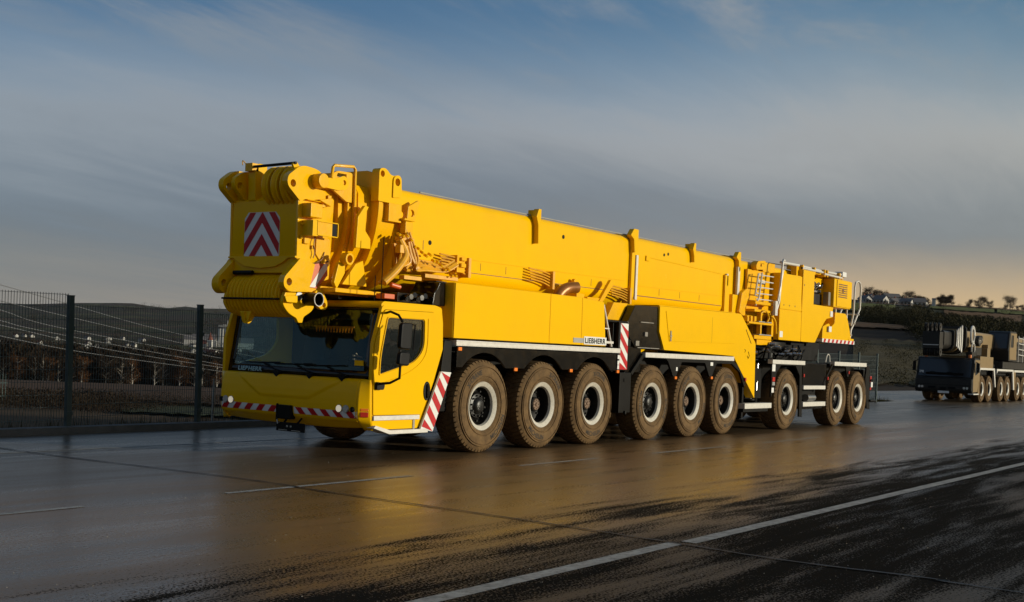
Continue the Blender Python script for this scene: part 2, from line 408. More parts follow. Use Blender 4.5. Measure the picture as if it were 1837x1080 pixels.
def terrain_z(x, y):
    q = Vector((x, y, 0)) - Vector((CAM.x, CAM.y, 0)); d = q.length
    b = math.degrees(math.atan2(q.dot(RT), q.dot(FW)))
    dd = d * max(0.3, math.cos(R_(min(80, abs(b)))))
    zl = float(np.interp(dd, LX, LZ)); zr = float(np.interp(dd, RX, RZ))
    if dd > 2200: zl = -3 + (zl + 3) * float(np.interp(b, HB, HV))
    if dd > 150: zr *= float(np.interp(b, RIDGE_B, RIDGE_V))
    w = sstep(-6, 13, b); z = zl * (1 - w) + zr * w
    z += noise.noise(Vector((x * 0.012, y * 0.012, 1))) * min(1.6, max(0, dd - 45) * 0.02)
    if dd > 1500: z += noise.noise(Vector((x * 0.0012, y * 0.0012, 4))) * 9 * min(1, (dd - 1500) / 2500)
    if abs(b) > 60: z *= max(0, 1 - (abs(b) - 60) / 60)
    if x > ROADX0 - 4 and x < ROADX1 + 4 and y > ROADY0 - 4 and y < road_y1(x) + 0.9: z = -0.12
    return z
def ground_mat():
    m = bpy.data.materials.new('meadow'); m.use_nodes = True; n, l = m.node_tree.nodes, m.node_tree.links
    p = n['Principled BSDF']; p.inputs['Roughness'].default_value = 0.95; p.inputs['Specular IOR Level'].default_value = 0.1
    t = n.new('ShaderNodeTexCoord')
    v = n.new('ShaderNodeTexVoronoi'); v.inputs['Scale'].default_value = 0.0065; v.inputs['Randomness'].default_value = 0.9
    mp_ = n.new('ShaderNodeMapping'); mp_.inputs['Scale'].default_value = (0.8, 1.6, 0.0); mp_.inputs['Rotation'].default_value = (0, 0, 0.5)
    l.new(t.outputs['Object'], mp_.inputs[0]); l.new(mp_.outputs[0], v.inputs['Vector'])
    s = n.new('ShaderNodeSeparateColor'); l.new(v.outputs['Color'], s.inputs[0])
    c = n.new('ShaderNodeValToRGB'); c.color_ramp.interpolation = 'CONSTANT'; l.new(s.outputs[0], c.inputs[0])
    cols = [(0, (0.040, 0.040, 0.014)), (0.28, (0.050, 0.032, 0.018)), (0.52, (0.075, 0.070, 0.022)), (0.68, (0.085, 0.052, 0.025)), (0.84, (0.030, 0.028, 0.013))]
    e = c.color_ramp.elements
    e[0].color = (*cols[0][1], 1); e[1].position = cols[1][0]; e[1].color = (*cols[1][1], 1)
    for q in cols[2:]:
        k = e.new(q[0]); k.color = (*q[1], 1)
    nz = n.new('ShaderNodeTexNoise'); nz.inputs['Scale'].default_value = 0.08; nz.inputs['Detail'].default_value = 9; nz.inputs['Roughness'].default_value = 0.7
    l.new(t.outputs['Object'], nz.inputs[0])
    mx = n.new('ShaderNodeMix'); mx.data_type = 'RGBA'; mx.blend_type = 'MULTIPLY'; mx.inputs['Factor'].default_value = 0.8
    mr = n.new('ShaderNodeMapRange'); mr.inputs['From Min'].default_value = 0.3; mr.inputs['From Max'].default_value = 0.7; mr.inputs['To Min'].default_value = 0.35; mr.inputs['To Max'].default_value = 1.15
    l.new(nz.outputs[0], mr.inputs[0]); l.new(c.outputs[0], mx.inputs['A']); l.new(mr.outputs[0], mx.inputs['B']); l.new(mx.outputs['Result'], p.inputs['Base Color'])
    b = n.new('ShaderNodeBump'); b.inputs['Strength'].default_value = 0.6; b.inputs['Distance'].default_value = 0.5; l.new(nz.outputs[0], b.inputs['Height']); l.new(b.outputs[0], p.inputs['Normal'])
    M['meadow'] = m
ground_mat()
def terrain():
    bs = list(np.arange(-180, -48, 6)) + list(np.arange(-48, 48, 0.75)) + list(np.arange(48, 180, 6))
    ds = [0.0]; d = 6.0
    while d < 9000: ds.append(d); d += max(2.0, d * 0.055)
    vs = [(CAM.x, CAM.y, -0.12)]; fs = []; n = len(bs)
    for d in ds[1:]:
        for b in bs:
            q = FW * (d * math.cos(R_(b))) + RT * (d * math.sin(R_(b)))
            x, y = CAM.x + q.x, CAM.y + q.y; vs.append((x, y, terrain_z(x, y)))
    for j in range(n): fs.append((0, 1 + j, 1 + (j + 1) % n))
    for i in range(len(ds) - 2):
        for j in range(n):
            a = 1 + i * n; fs.append((a + j, a + n + j, a + n + (j + 1) % n, a + (j + 1) % n))
    o = B().add(vs, fs).done('ground', 'meadow', smooth=180); o['kind'] = 'structure'; return o
terrain()

# ------------------------------------------------------------------ road
def asphalt():
    m = bpy.data.materials.new('asphalt'); m.use_nodes = True; n, l = m.node_tree.nodes, m.node_tree.links
    p = n['Principled BSDF']; t = n.new('ShaderNodeTexCoord'); P = t.outputs['Object']
    def nz(scale, det, rough, sx=1, sy=1, off=0, dist=0):
        q = n.new('ShaderNodeTexNoise'); q.inputs['Scale'].default_value = scale; q.inputs['Detail'].default_value = det; q.inputs['Roughness'].default_value = rough; q.inputs['Distortion'].default_value = dist
        g = n.new('ShaderNodeMapping'); g.inputs['Scale'].default_value = (sx, sy, 1); g.inputs['Location'].default_value = (off, off, 0)
        l.new(P, g.inputs[0]); l.new(g.outputs[0], q.inputs['Vector']); return q.outputs['Fac']
    def ma(op, a, b=None, clamp=False):
        q = n.new('ShaderNodeMath'); q.operation = op; q.use_clamp = clamp
        for i, v in enumerate((a, b)):
            if v is None: continue
            if isinstance(v, (int, float)): q.inputs[i].default_value = v
            else: l.new(v, q.inputs[i])
        return q.outputs[0]
    def rng(v, a, b, c, d, sm=True):
        q = n.new('ShaderNodeMapRange'); q.interpolation_type = 'SMOOTHSTEP' if sm else 'LINEAR'
        l.new(v, q.inputs[0]); q.inputs[1].default_value = a; q.inputs[2].default_value = b; q.inputs[3].default_value = c; q.inputs[4].default_value = d; return q.outputs[0]
    s = n.new('ShaderNodeSeparateXYZ'); l.new(P, s.inputs[0])
    big = nz(1.0, 4, 0.55, 0.10, 0.55, 3.0)
    streak = nz(1.0, 5, 0.6, 0.35, 3.2, 11.0, 0.4)
    fine = nz(38, 4, 0.75)
    micro = nz(160, 2, 0.6)
    # loose wet grit lying in long drifts along the shoulder line (between about y=-3.4 and y=-9)
    band = ma('MULTIPLY', rng(s.outputs['Y'], -3.2, -5.2, 0.0, 1.0), rng(s.outputs['Y'], -13.0, -7.5, 0.45, 1.0))
    dens = ma('ADD', ma('MULTIPLY', big, 0.55), ma('MULTIPLY', streak, 0.75))
    grain = nz(55, 1, 0.5, 1, 1, 2.0)
    dens = ma('ADD', dens, ma('ADD', ma('MULTIPLY', fine, 0.45), ma('MULTIPLY', grain, 0.55)))
    dens = ma('ADD', dens, ma('MULTIPLY', band, 0.34))
    grit = rng(dens, 1.43, 1.47, 0.0, 1.0)
    rgb = n.new('ShaderNodeMix'); rgb.data_type = 'RGBA'
    l.new(rng(big, 0.35, 0.65, 0, 1), rgb.inputs['Factor']); rgb.inputs['A'].default_value = (0.078, 0.050, 0.026, 1); rgb.inputs['B'].default_value = (0.048, 0.034, 0.021, 1)
    # painted golden glow of the crane, as a brown film along the driven lane
    glowb = ma('MULTIPLY', rng(s.outputs['Y'], 0.6, -1.0, 0.0, 1.0), rng(s.outputs['Y'], -6.2, -4.0, 0.0, 1.0))
    glowf = ma('MULTIPLY', glowb, rng(ma('ADD', ma('MULTIPLY', big, 0.6), ma('MULTIPLY', streak, 0.5)), 0.38, 0.66, 0.25, 1.0))
    rm = n.new('ShaderNodeMix'); rm.data_type = 'RGBA'; l.new(glowf, rm.inputs['Factor']); l.new(rgb.outputs['Result'], rm.inputs['A']); rm.inputs['B'].default_value = (0.185, 0.098, 0.036, 1)
    r3 = n.new('ShaderNodeMix'); r3.data_type = 'RGBA'; r3.blend_type = 'MULTIPLY'; r3.inputs['Factor'].default_value = 0.7
    l.new(rm.outputs['Result'], r3.inputs['A']); l.new(rng(fine, 0.3, 0.7, 0.45, 1.5, False), r3.inputs['B'])
    r2 = n.new('ShaderNodeMix'); r2.data_type = 'RGBA'; l.new(grit, r2.inputs['Factor']); l.new(r3.outputs['Result'], r2.inputs['A']); r2.inputs['B'].default_value = (0.009, 0.008, 0.0065, 1)
    l.new(r2.outputs['Result'], p.inputs['Base Color'])
    damp = ma('ADD', rng(big, 0.35, 0.7, 0.34, 0.24), rng(streak, 0.3, 0.7, -0.04, 0.06))
    damp = ma('ADD', damp, rng(fine, 0.3, 0.7, -0.06, 0.08))
    l.new(ma('MAXIMUM', ma('ADD', damp, ma('MULTIPLY', rng(ma('ADD', s.outputs['Y'], ma('MULTIPLY', big, 1.6)), -4.0, -5.8, 0.0, 1.0), 0.26)), ma('MULTIPLY', grit, 0.92)), p.inputs['Roughness'])
    shoulder = rng(ma('ADD', s.outputs['Y'], ma('MULTIPLY', big, 1.6)), -4.0, -5.8, 0.0, 1.0)      # coarser, drier surface beyond the line
    p.inputs['Specular Tint'].default_value = (1.0, 0.80, 0.55, 1)
    l.new(ma('MULTIPLY', rng(grit, 0, 1, 0.72, 0.06), rng(shoulder, 0, 1, 1.0, 0.35)), p.inputs['Specular IOR Level'])
    b1 = n.new('ShaderNodeBump'); b1.inputs['Strength'].default_value = 0.14; b1.inputs['Distance'].default_value = 0.006
    l.new(ma('ADD', ma('MULTIPLY', fine, 0.8), ma('ADD', ma('MULTIPLY', micro, 0.35), ma('MULTIPLY', grit, 0.9))), b1.inputs['Height']); l.new(b1.outputs[0], p.inputs['Normal'])
    M['asphalt'] = m
asphalt()
JOINT_X = -5.62
def sheet(name, poly, z, m, parent=None):
    o = B().add([(x, y, z) for x, y in poly], [tuple(range(len(poly)))]).done(name, m, parent, smooth=0, recalc=False)
    return o
edge = [(x, road_y1(x)) for x in np.linspace(ROADX1, ROADX0, 120)]
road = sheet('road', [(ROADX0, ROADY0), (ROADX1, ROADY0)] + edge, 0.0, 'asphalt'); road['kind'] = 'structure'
def marking(x0, x1, y, w, wob=0.004):
    b = B(); n = max(2, int((x1 - x0) / 0.25)); vs = []; fs = []
    for i in range(n + 1):
        x = x0 + (x1 - x0) * i / n
        vs += [(x, y - w / 2 + random.uniform(-wob, wob), 0.004), (x, y + w / 2 + random.uniform(-wob, wob), 0.004)]
        if i: fs.append((2 * i - 2, 2 * i, 2 * i + 1, 2 * i - 1))
    return b.add(vs, fs).done('lane_marking', 'line_paint', road, smooth=0)
for x0, x1 in ((-10.8, -8.1), (-6.43, -3.5), (-1.2, 0.85), (2.6, 5.4), (7.0, 9.9), (12.6, 15.4), (18, 20.8), (23.4, 26.2), (28.8, 31.6), (34.2, 37)):
    marking(x0, x1, -1.52 - 0.004 * x0, 0.085)
marking(-13, JOINT_X - 0.06, -6.13, 0.14); marking(JOINT_X + 0.06, 60, -6.18, 0.14)
marking(-9, 40, 3.05, 0.07, 0.02)
def wavy(pts, w, name, m, z, wob):
    P = spline([Vector((x, y, z)) for x, y in pts], 90); vs = []; fs = []
    for i, p in enumerate(P):
        d = (P[min(i + 1, len(P) - 1)] - P[max(0, i - 1)]).normalized(); q = Vector((-d.y, d.x, 0)); ww = w * random.uniform(0.6, 1.2)
        o = random.uniform(-wob, wob); vs += [tuple(p + q * (ww / 2 + o)), tuple(p - q * (ww / 2 - o))]
        if i: fs.append((2 * i - 2, 2 * i, 2 * i + 1, 2 * i - 1))
    return B().add(vs, fs).done(name, m, road, smooth=0)
wavy([(JOINT_X + 0.08, 5.0), (JOINT_X + 0.02, 2.7), (-5.42, -0.5), (-5.52, -2.2), (-5.58, -4.4), (-5.70, -6.1), (-5.8, -7.2), (-5.7, -8.3), (-5.77, -9), (-5.8, -16)], 0.045, 'tar_joint', 'tar', 0.008, 0.008)
wavy([(-9, 2.75), (-4, 2.78), (2, 2.8), (20, 2.8)], 0.03, 'tar_joint', 'tar', 0.008, 0.01)
# loose bright grains scattered over the wet asphalt
def grit():
    rs = np.random.RandomState(3); N = 7000
    t = rs.rand(N) ** 1.4; dist = 4 + 26 * t; be = (rs.rand(N) - 0.5) * R_(52)
    vs = []; fs = []
    for i in range(N):
        q = FW * (dist[i] * math.cos(be[i])) + RT * (dist[i] * math.sin(be[i])); x, y = CAM.x + q.x, CAM.y + q.y
        if y > 5 or (-1.6 < y < 3.2 and x > -2.3 and rs.rand() < 0.7): continue
        r = (0.0018 + 0.0042 * rs.rand() ** 3) * (0.7 + 0.3 * dist[i] / 10); k = len(vs); a = rs.rand() * 6.28
        for j in range(3): vs.append((x + r * math.cos(a + j * 2.1), y + r * math.sin(a + j * 2.1), 0.001))
        vs.append((x + r * 0.3, y, r * 1.3)); fs += [(k, k + 1, k + 3), (k + 1, k + 2, k + 3), (k + 2, k, k + 3)]
    o = B().add(vs, fs).done('road_grit', 'grit_stone', smooth=0)
    tag(o, 'bright grains of grit scattered over the wet asphalt', 'grit', kind='stuff')
grit()
# kerb and verge under the fence
kb = B()
kv = []
xs = list(np.linspace(-14, 36, 56))
for x in xs:
    y = road_y1(x) - 0.02
    kv += [(x, y, 0.0), (x, y + 0.015, 0.10), (x, y + 0.15, 0.11), (x, y + 0.16, -0.1)]
kf = []
for i in range(len(xs) - 1):
    for j in range(3): kf.append((4 * i + j, 4 * i + 4 + j, 4 * i + 5 + j, 4 * i + 1 + j))
kerb = B().add(kv, kf).done('kerb', 'kerb_stone', bevel=0); kerb['kind'] = 'structure'

# ------------------------------------------------------------------ fence along the road edge
def fence():
    root = empty('mesh_fence', (-3.33, 5.40, 0.0))
    tag(root, 'dark green welded wire mesh fence with square posts along the road edge', 'fence')
    step = 2.61; H = 2.0
    dirv = Vector((1, 0.024, 0)).normalized()
    b = B()
    for i in range(52):
        x = 0.06 + i * (step - 0.12) / 51; b.box(x - 0.003, x + 0.003, -0.003, 0.003, 0.06, H + 0.02)
    for j in range(11):
        z = 0.1 + j * 0.19; b.box(0.05, step - 0.05, -0.0085, -0.0035, z - 0.003, z + 0.003); b.box(0.05, step - 0.05, 0.0035, 0.0085, z - 0.003, z + 0.003)
    pme = b.mesh('mesh_panel', 0); pme.materials.append(M['fence_green'])
    pb = B().box(-0.045, 0.045, -0.035, 0.035, -0.1, H + 0.09).box(-0.05, 0.05, -0.04, 0.04, H + 0.09, H + 0.105)
    for z in (0.3, 0.95, 1.6): pb.box(-0.055, 0.055, -0.05, -0.034, z - 0.03, z + 0.03)
    post = pb.mesh('post', 0); post.materials.append(M['fence_green'])
    for i in range(-2, 17):
        p = bpy.data.objects.new('post', post); COL.objects.link(p); p.parent = root; p.location = dirv * (i * step); p.rotation_euler = (0, R_(-1.2), math.atan2(dirv.y, dirv.x))
        if i < 16:
            q = bpy.data.objects.new('mesh_panel', pme); COL.objects.link(q); q.parent = root; q['kind'] = 'stuff'
            q.location = dirv * (i * step) + Vector((0, 0, 0.07 if i < 0 else -0.05)); q.rotation_euler = (0, R_(-0.9), math.atan2(dirv.y, dirv.x))
fence()
tag(B().box(-0.02, 0.02, -0.012, 0.012, -0.1, 0.82).done('marker_stake', 'birch_bark', bevel=0.004), 'thin pale marker stake standing behind the mesh fence by the cab', 'stake').location = (0.08, 5.98, 0.0)
# ------------------------------------------------------------------ the yellow crane
# x runs from the cab (front) to the tail, y from the near side (0) to the far side (3), z up
K = empty('mobile_crane', (0, 0, 0))
tag(K, 'large yellow nine-axle mobile crane with lowered boom on the wet road', 'crane')
AX = [-0.02, 1.62, 3.22, 5.38, 7.04, 8.66, 12.02, 15.37, 16.95]
WR = 0.70

# -- wheels
def make_wheel(hubkind):
    w = B().lathe([(0.283, 0.075), (0.292, 0.05), (0.300, 0.022), (0.322, 0.008), (0.362, -0.012), (0.372, 0.004), (0.366, 0.04), (0.30, 0.10), (0.285, 0.10)], n=48)
    rim = w.mesh('wheel', 40); rim.materials.append(M['rim_white'])
    prof = [(0.345, 0.02), (0.375, -0.004), (0.395, -0.016), (0.415, -0.030), (0.428, -0.034), (0.436, -0.022), (0.446, -0.022), (0.454, -0.034), (0.46, -0.036), (0.52, -0.037), (0.572, -0.032), (0.578, -0.020), (0.588, -0.020), (0.594, -0.034), (0.606, -0.032), (0.612, -0.014), (0.645, 0.000), (0.668, 0.022), (0.680, 0.055),
            (0.690, 0.12), (0.692, 0.21), (0.690, 0.30), (0.684, 0.365), (0.66, 0.40), (0.60, 0.43), (0.50, 0.44), (0.40, 0.42), (0.345, 0.38)]
    t = B().lathe(prof, n=72)
    for k in range(54):                                             # tread blocks, staggered, running over the shoulder
        for side in (0, 1):
            a = 2 * math.pi * (k + 0.5 * side) / 54; da = 0.041
            ys = [(0.005, 0.652), (0.03, 0.690), (0.10, 0.702), (0.20, 0.703)] if side == 0 else [(0.415, 0.652), (0.39, 0.690), (0.32, 0.702), (0.22, 0.703)]
            vs = []
            for q, (y, r) in enumerate(ys):
                sk = (y - 0.21) * 0.5 * (1 if side == 0 else -1)
                for s_ in (-1, 1):
                    for rr in (r, r - 0.03):
                        an = a + s_ * da + sk; vs.append((rr * math.cos(an), y, rr * math.sin(an)))
            fs = []
            for q in range(3):
                i = q * 4
                fs += [(i, i + 2, i + 6, i + 4), (i, i + 4, i + 5, i + 1), (i + 2, i + 3, i + 7, i + 6)]
            fs += [(0, 1, 3, 2), (12, 14, 15, 13)]
            t.add(vs, fs)
    tyre = t.mesh('tyre', 32); tyre.materials.append(M['rubber'])
    h = B()
    if hubkind == 0:                                                # planetary steer hub: deep black dish, bolts
        h.lathe([(0.0, 0.03), (0.07, 0.03), (0.11, 0.05), (0.13, 0.09), (0.18, 0.10), (0.20, 0.14), (0.255, 0.17), (0.272, 0.15), (0.284, 0.06), (0.290, 0.06), (0.298, 0.30), (0.36, 0.36), (0.37, 0.39), (0.0, 0.39)], n=32)
        for k in range(10):
            a = 2 * math.pi * k / 10; h.cyl((0.155 * math.cos(a), 0.10, 0.155 * math.sin(a)), (0.155 * math.cos(a), 0.065, 0.155 * math.sin(a)), 0.014, n=6)
            h.cyl((0.235 * math.cos(a), 0.15, 0.235 * math.sin(a)), (0.235 * math.cos(a), 0.115, 0.235 * math.sin(a)), 0.015, n=6)
    else:
        h.lathe([(0.0, 0.115), (0.10, 0.115), (0.115, 0.13), (0.118, 0.20), (0.18, 0.21), (0.262, 0.20), (0.272, 0.16), (0.284, 0.06), (0.290, 0.06), (0.298, 0.30), (0.36, 0.36), (0.37, 0.39), (0.0, 0.39)], n=32)
        for k in range(10):
            a = 2 * math.pi * k / 10; h.cyl((0.215 * math.cos(a), 0.21, 0.215 * math.sin(a)), (0.215 * math.cos(a), 0.18, 0.215 * math.sin(a)), 0.015, n=6)
    hub = h.mesh('hub', 40); hub.materials.append(M['hub_black'])
    cap = None
    if hubkind == 1:
        c = B().lathe([(0.0, 0.085), (0.03, 0.085), (0.034, 0.10), (0.088, 0.102), (0.096, 0.115), (0.097, 0.15)], n=28)
        for k in range(8):
            a = 2 * math.pi * k / 8; c.cyl((0.07 * math.cos(a), 0.10, 0.07 * math.sin(a)), (0.07 * math.cos(a), 0.09, 0.07 * math.sin(a)), 0.009, n=6)
        cap = c.mesh('hub_cap', 40); cap.materials.append(M['hub_rust'])
    return rim, tyre, hub, cap
def arc_text(txt, r0, h, a_mid, flip=False):
    w = len(txt) * h * 0.78; me = text_mesh(txt, w, h, 0.02)
    for v in me.vertices:
        a = (v.co.x - w / 2) / (r0 + h / 2); r = r0 + v.co.y
        if flip: a = a_mid + a; r = r0 + h - v.co.y
        else: a = a_mid - a
        y = -0.0395
        v.co = (r * math.cos(a), y, r * math.sin(a))
    return me
WM = [make_wheel(0), make_wheel(1)]
ring = [arc_text('MICHELIN', 0.478, 0.075, R_(-70), True), arc_text('X-CRANE', 0.478, 0.075, R_(95))]
for r_ in ring: r_.materials.append(M['rubber_mark'])
kinds = [0, 1, 1, 0, 1, 1, 0, 0, 0]
spin = [-0.5, 0.75, 0.35, 1.9, -0.7, 0.1, 2.6, -0.35, 1.1]
WB = []
for x in AX: WB.append(x)
for i, x in enumerate(AX):
    for far in (0, 1):
        rim, tyre, hub, cap = WM[kinds[i]]
        w = link('wheel', rim, None, K)
        w.location = (x, 3.0 if far else 0.0, WR); w.rotation_euler = (0, spin[i] if not far else -spin[i] * 1.7, math.pi if far else 0)
        link('tyre', tyre, None, w); link('hub', hub, None, w)
        if cap: link('hub_cap', cap, None, w)
        if not far:
            for r_ in ring: link('tyre_lettering', r_, None, w)
for x in AX:
    B().cyl((x, 0.36, WR), (x, 2.64, WR), 0.13, n=12).box(x - 0.19, x + 0.19, 1.2, 1.8, 0.48, 0.92).cyl((x + 0.25, 0.75, 0.62), (x + 0.25, 0.75, 1.2), 0.07, n=10).done('axle', 'dark_frame', K, bevel=0.01)
# -- frame
fr = B().prism([(-2.2, 0.62), (-0.6, 0.86), (17.9, 0.86), (17.9, 1.46), (-0.9, 1.46), (-2.2, 1.0)], 'y', 0.72, 2.28)
fr.box(-1.0, 17.7, 0.44, 2.56, 1.47, 1.55).box(9.7, 11.0, 0.2, 2.8, 0.72, 1.4).box(13.05, 14.5, 0.25, 2.75, 0.66, 1.45).box(4.1, 4.7, 0.30, 2.7, 0.62, 1.7).box(-0.95, -0.72, 0.14, 2.86, 0.62, 1.69)
fr.done('chassis_frame', 'dark_frame', K, bevel=0.015)
bm_ = B()
for x0, x1 in ((0.72, 0.92), (2.33, 2.53), (6.12, 6.3), (7.76, 7.94)): bm_.box(x0, x1, 0.34, 0.7, 0.55, 1.2)
bm_.box(0.3, 3.0, 0.9, 2.1, 0.5, 0.85).box(5.6, 8.4, 0.9, 2.1, 0.5, 0.85).done('drive_line', 'dark_frame', K, bevel=0.02)

# -- driver's cab ---------------------------------------------------------------
CY0, CY1 = 0.04, 2.92
side_out = [(-2.46, 0.41), (-2.51, 0.75), (-2.525, 1.07), (-2.525, 1.56), (-2.37, 2.06), (-2.34, 2.09), (-1.06, 2.09), (-1.02, 1.90), (-1.0, 1.53), (-1.17, 1.09), (-1.44, 0.44), (-1.52, 0.41)]
door_out = rnd([(-2.475, 0.61), (-2.505, 1.07), (-2.505, 1.55), (-2.335, 2.03), (-1.22, 2.045), (-1.20, 1.55), (-1.215, 1.09), (-1.455, 0.60)], [0.02, 0.1, 0.1, 0.06, 0.06, 0.2, 0.1, 0.02], 5)
win = rnd([(-2.255, 1.925), (-1.475, 1.93), (-1.462, 1.52), (-1.66, 1.335), (-2.375, 1.16), (-2.37, 1.40)], [0.05, 0.05, 0.22, 0.16, 0.03, 0.12], 5)
def off(p, d, c=(-1.85, 1.45)):
    return [(c[0] + (x - c[0]) * (1 + d), c[1] + (z - c[1]) * (1 + d)) for x, z in p]
shell = B()
shell.prism(side_out, 'y', CY0, CY0 + 0.05, [off(door_out, 0.010)])
shell.prism(side_out, 'y', CY1 - 0.05, CY1, [win])
shell.box(-1.16, -1.08, CY0 + 0.05, CY1 - 0.05, 1.05, 2.08)
shell.prism([(-1.44, 0.46), (-1.17, 1.1), (-1.12, 1.08), (-1.38, 0.45)], 'y', CY0 + 0.05, CY1 - 0.05)
cab = shell.done('driver_cab', 'yellow', K, bevel=0.012)
B().prism(rnd([(-2.36, 2.05), (-2.385, 2.10), (-2.33, 2.145), (-1.2, 2.15), (-1.05, 2.12), (-1.03, 2.05)], 0.03, 3), 'y', CY0 + 0.01, CY1 - 0.01).done('roof', 'yellow', cab, bevel=0.02)
B().box(-2.42, -1.2, CY0 + 0.06, CY1 - 0.06, 0.66, 0.72).done('cab_floor', 'interior', cab)
B().box(-1.175, -1.165, CY0 + 0.06, CY1 - 0.06, 1.0, 2.0).done('rear_lining', 'interior', cab)
B().prism(door_out, 'y', 0.026, 0.075, [win]).done('door', 'yellow', cab, bevel=0.012)
B().prism(off(door_out, 0.006), 'y', 0.078, 0.084, [off(win, -0.03)]).done('door_seal', 'plastic', cab)
B().prism(off(win, 0.05, (-1.88, 1.57)), 'y', 0.012, 0.026, [off(win, 0.02, (-1.88, 1.57))]).done('window_moulding', 'yellow', cab, bevel=0.005)
B().prism(off(win, 0.02, (-1.88, 1.57)), 'y', 0.036, 0.042).done('side_window', 'side_glass', cab, smooth=0)
B().prism(off(win, 0.02, (-1.88, 1.57)), 'y', CY1 - 0.04, CY1 - 0.034).done('side_window', 'side_glass', cab, smooth=0)
B().prism(off(win, 0.06, (-1.88, 1.57)), 'y', 0.0285, 0.034, [off(win, -0.035, (-1.88, 1.57))]).done('window_seal', 'plastic', cab)
# crease of the door under the window
B().tube(spline([(-2.49, 0.024, 1.03), (-2.2, 0.022, 1.07), (-1.75, 0.022, 1.2), (-1.48, 0.022, 1.36), (-1.38, 0.022, 1.56), (-1.38, 0.022, 1.95)], 30), 0.006, 5).done('door_crease', 'yellow', cab)
hd = B().prism([(-1.35 + 0.075 * math.cos(t), 0.93 + 0.135 * math.sin(t) - 0.25 * 0.0) for t in np.linspace(0, 2 * math.pi, 24, endpoint=False)], 'y', 0.014, 0.03).done('door_handle', 'plastic', cab, bevel=0.008)
B().prism(rnd([(-1.37, 0.83), (-1.325, 0.83), (-1.325, 1.03), (-1.37, 1.03)], 0.02), 'y', -0.012, 0.014).done('door_grip', 'black_gloss', cab, bevel=0.006)
def front_x(y, z):
    c = abs((y - 1.48) / 1.44)
    dy = abs(y - 1.48); back = 0.03 * min(1, dy / 1.30) ** 2 + 0.17 * max(0, (dy - 1.30) / 0.14) ** 1.15
    px_ = np.interp(z, [0.36, 0.42, 0.50, 0.53, 0.58, 0.66, 0.72, 0.80, 0.90, 1.0, 1.06, 1.09], [-2.44, -2.52, -2.62, -2.655, -2.672, -2.68, -2.682, -2.68, -2.672, -2.655, -2.63, -2.59])
    # raised centre field of the hood: a trapezoid, wide at the top
    yl, yr = np.interp(z, [0.78, 1.06], [1.98, 2.50]), np.interp(z, [0.78, 1.06], [1.0, 0.42])
    ins = min(sstep(0.0, 0.05, y - yr), sstep(0.0, 0.05, yl - y), sstep(0.76, 0.80, z))
    return float(px_) + back - 0.016 * ins
ys_ = lambda u: 0.178 + 2.604 * u
B().grid(lambda u, v: (front_x(ys_(u), 0.40 + 0.68 * v), ys_(u), 0.40 + 0.68 * v + (0.035 * (abs(u - 0.5) * 2) ** 4 if v < 0.15 else 0)), 110, 44).done('front_panel', 'yellow', cab, solid=0.012, smooth=25)
for ya, yb in ((0.179, 0.042), (2.781, 2.918)):
    B().grid(lambda u, v: (front_x(ya, 0.40 + 0.68 * v) * (1 - u) + float(np.interp(0.40 + 0.68 * v, [0.40, 0.75, 1.07], [-2.462, -2.512, -2.527])) * u, ya + (yb - ya) * u, 0.40 + 0.68 * v), 6, 20).done('corner_panel', 'yellow', cab, solid=0.012, smooth=25)
B().grid(lambda u, v: (front_x(ys_(u), 1.08) + v * 0.12, ys_(u), 1.078 + 0.004 * v), 60, 1).done('scuttle', 'yellow', cab, solid=0.008)
B().box(-2.36, -2.1, 0.12, 2.84, 0.42, 0.50).done('bumper_beam', 'dark_frame', cab, bevel=0.02)
# red and white marking on the bumper, split by the coupling cover
for y0, y1, ln in ((0.165, 1.29, -1), (1.59, 2.80, 1)):
    w = B().grid(lambda u, v: (front_x(y0 + (y1 - y0) * u, 0.555 + 0.092 * v) - 0.010, y0 + (y1 - y0) * u, 0.555 + 0.092 * v), 30, 3).done('warning_stripe', 'white', cab, smooth=60)
    b = B(); n = 5
    for i in range(n):
        ya = y0 + (y1 - y0) * (i + 0.2) / n
        def fn(u, v, ya=ya):
            y = min(y1 - 0.001, max(y0, ya + u * (y1 - y0) / n * 0.5 + ln * -0.085 * (v - 0.5))); z = 0.5555 + 0.091 * v
            return (front_x(y, z) - 0.013, y, z)
        b.grid(fn, 3, 3)
    b.done('red_stripe', 'red', cab, smooth=60)
for y, k in ((2.76, 0), (2.67, 1), (2.55, 2), (0.46, 2), (0.345, 1), (0.235, 0)):
    x = front_x(y, 0.675); r = 0.028 if k == 0 else 0.046
    tilt = 0.25 if y > 2 else -0.25 if y < 0.5 else 0
    B().cyl((x - 0.022, y, 0.675), (x + 0.05, y, 0.675), r + 0.008, n=24).done('lamp_bezel', 'plastic' if k == 0 else 'steel', cab, bevel=0.004)
    B().cyl((x - 0.030, y, 0.675), (x - 0.0225, y, 0.675), r, n=24).done('headlight', 'plastic' if k == 0 else 'lit_lamp' if k == 2 else 'lamp_lens', cab)
B().box(-2.735, -2.62, 1.31, 1.56, 0.47, 0.665).box(-2.74, -2.70, 1.56, 1.585, 0.45, 0.68).done('coupling_cover', 'black', cab, bevel=0.012)
B().tube([(-2.72, 1.57, 0.47), (-2.72, 1.55, 0.40), (-2.70, 1.53, 0.43)], 0.012).done('coupling_chain', 'steel', cab)
np_ = B().box(-2.70, -2.68, 1.06, 1.60, 0.30, 0.425).done('number_plate_holder', 'plastic', cab, bevel=0.006)
B().box(-2.706, -2.7015, 1.13, 1.30, 0.312, 0.322).box(-2.706, -2.7015, 1.38, 1.55, 0.312, 0.322).box(-2.706, -2.7015, 1.30, 1.33, 0.36, 0.385).box(-2.706, -2.7015, 1.37, 1.40, 0.36, 0.385).done('plate_clip', 'steel', cab)
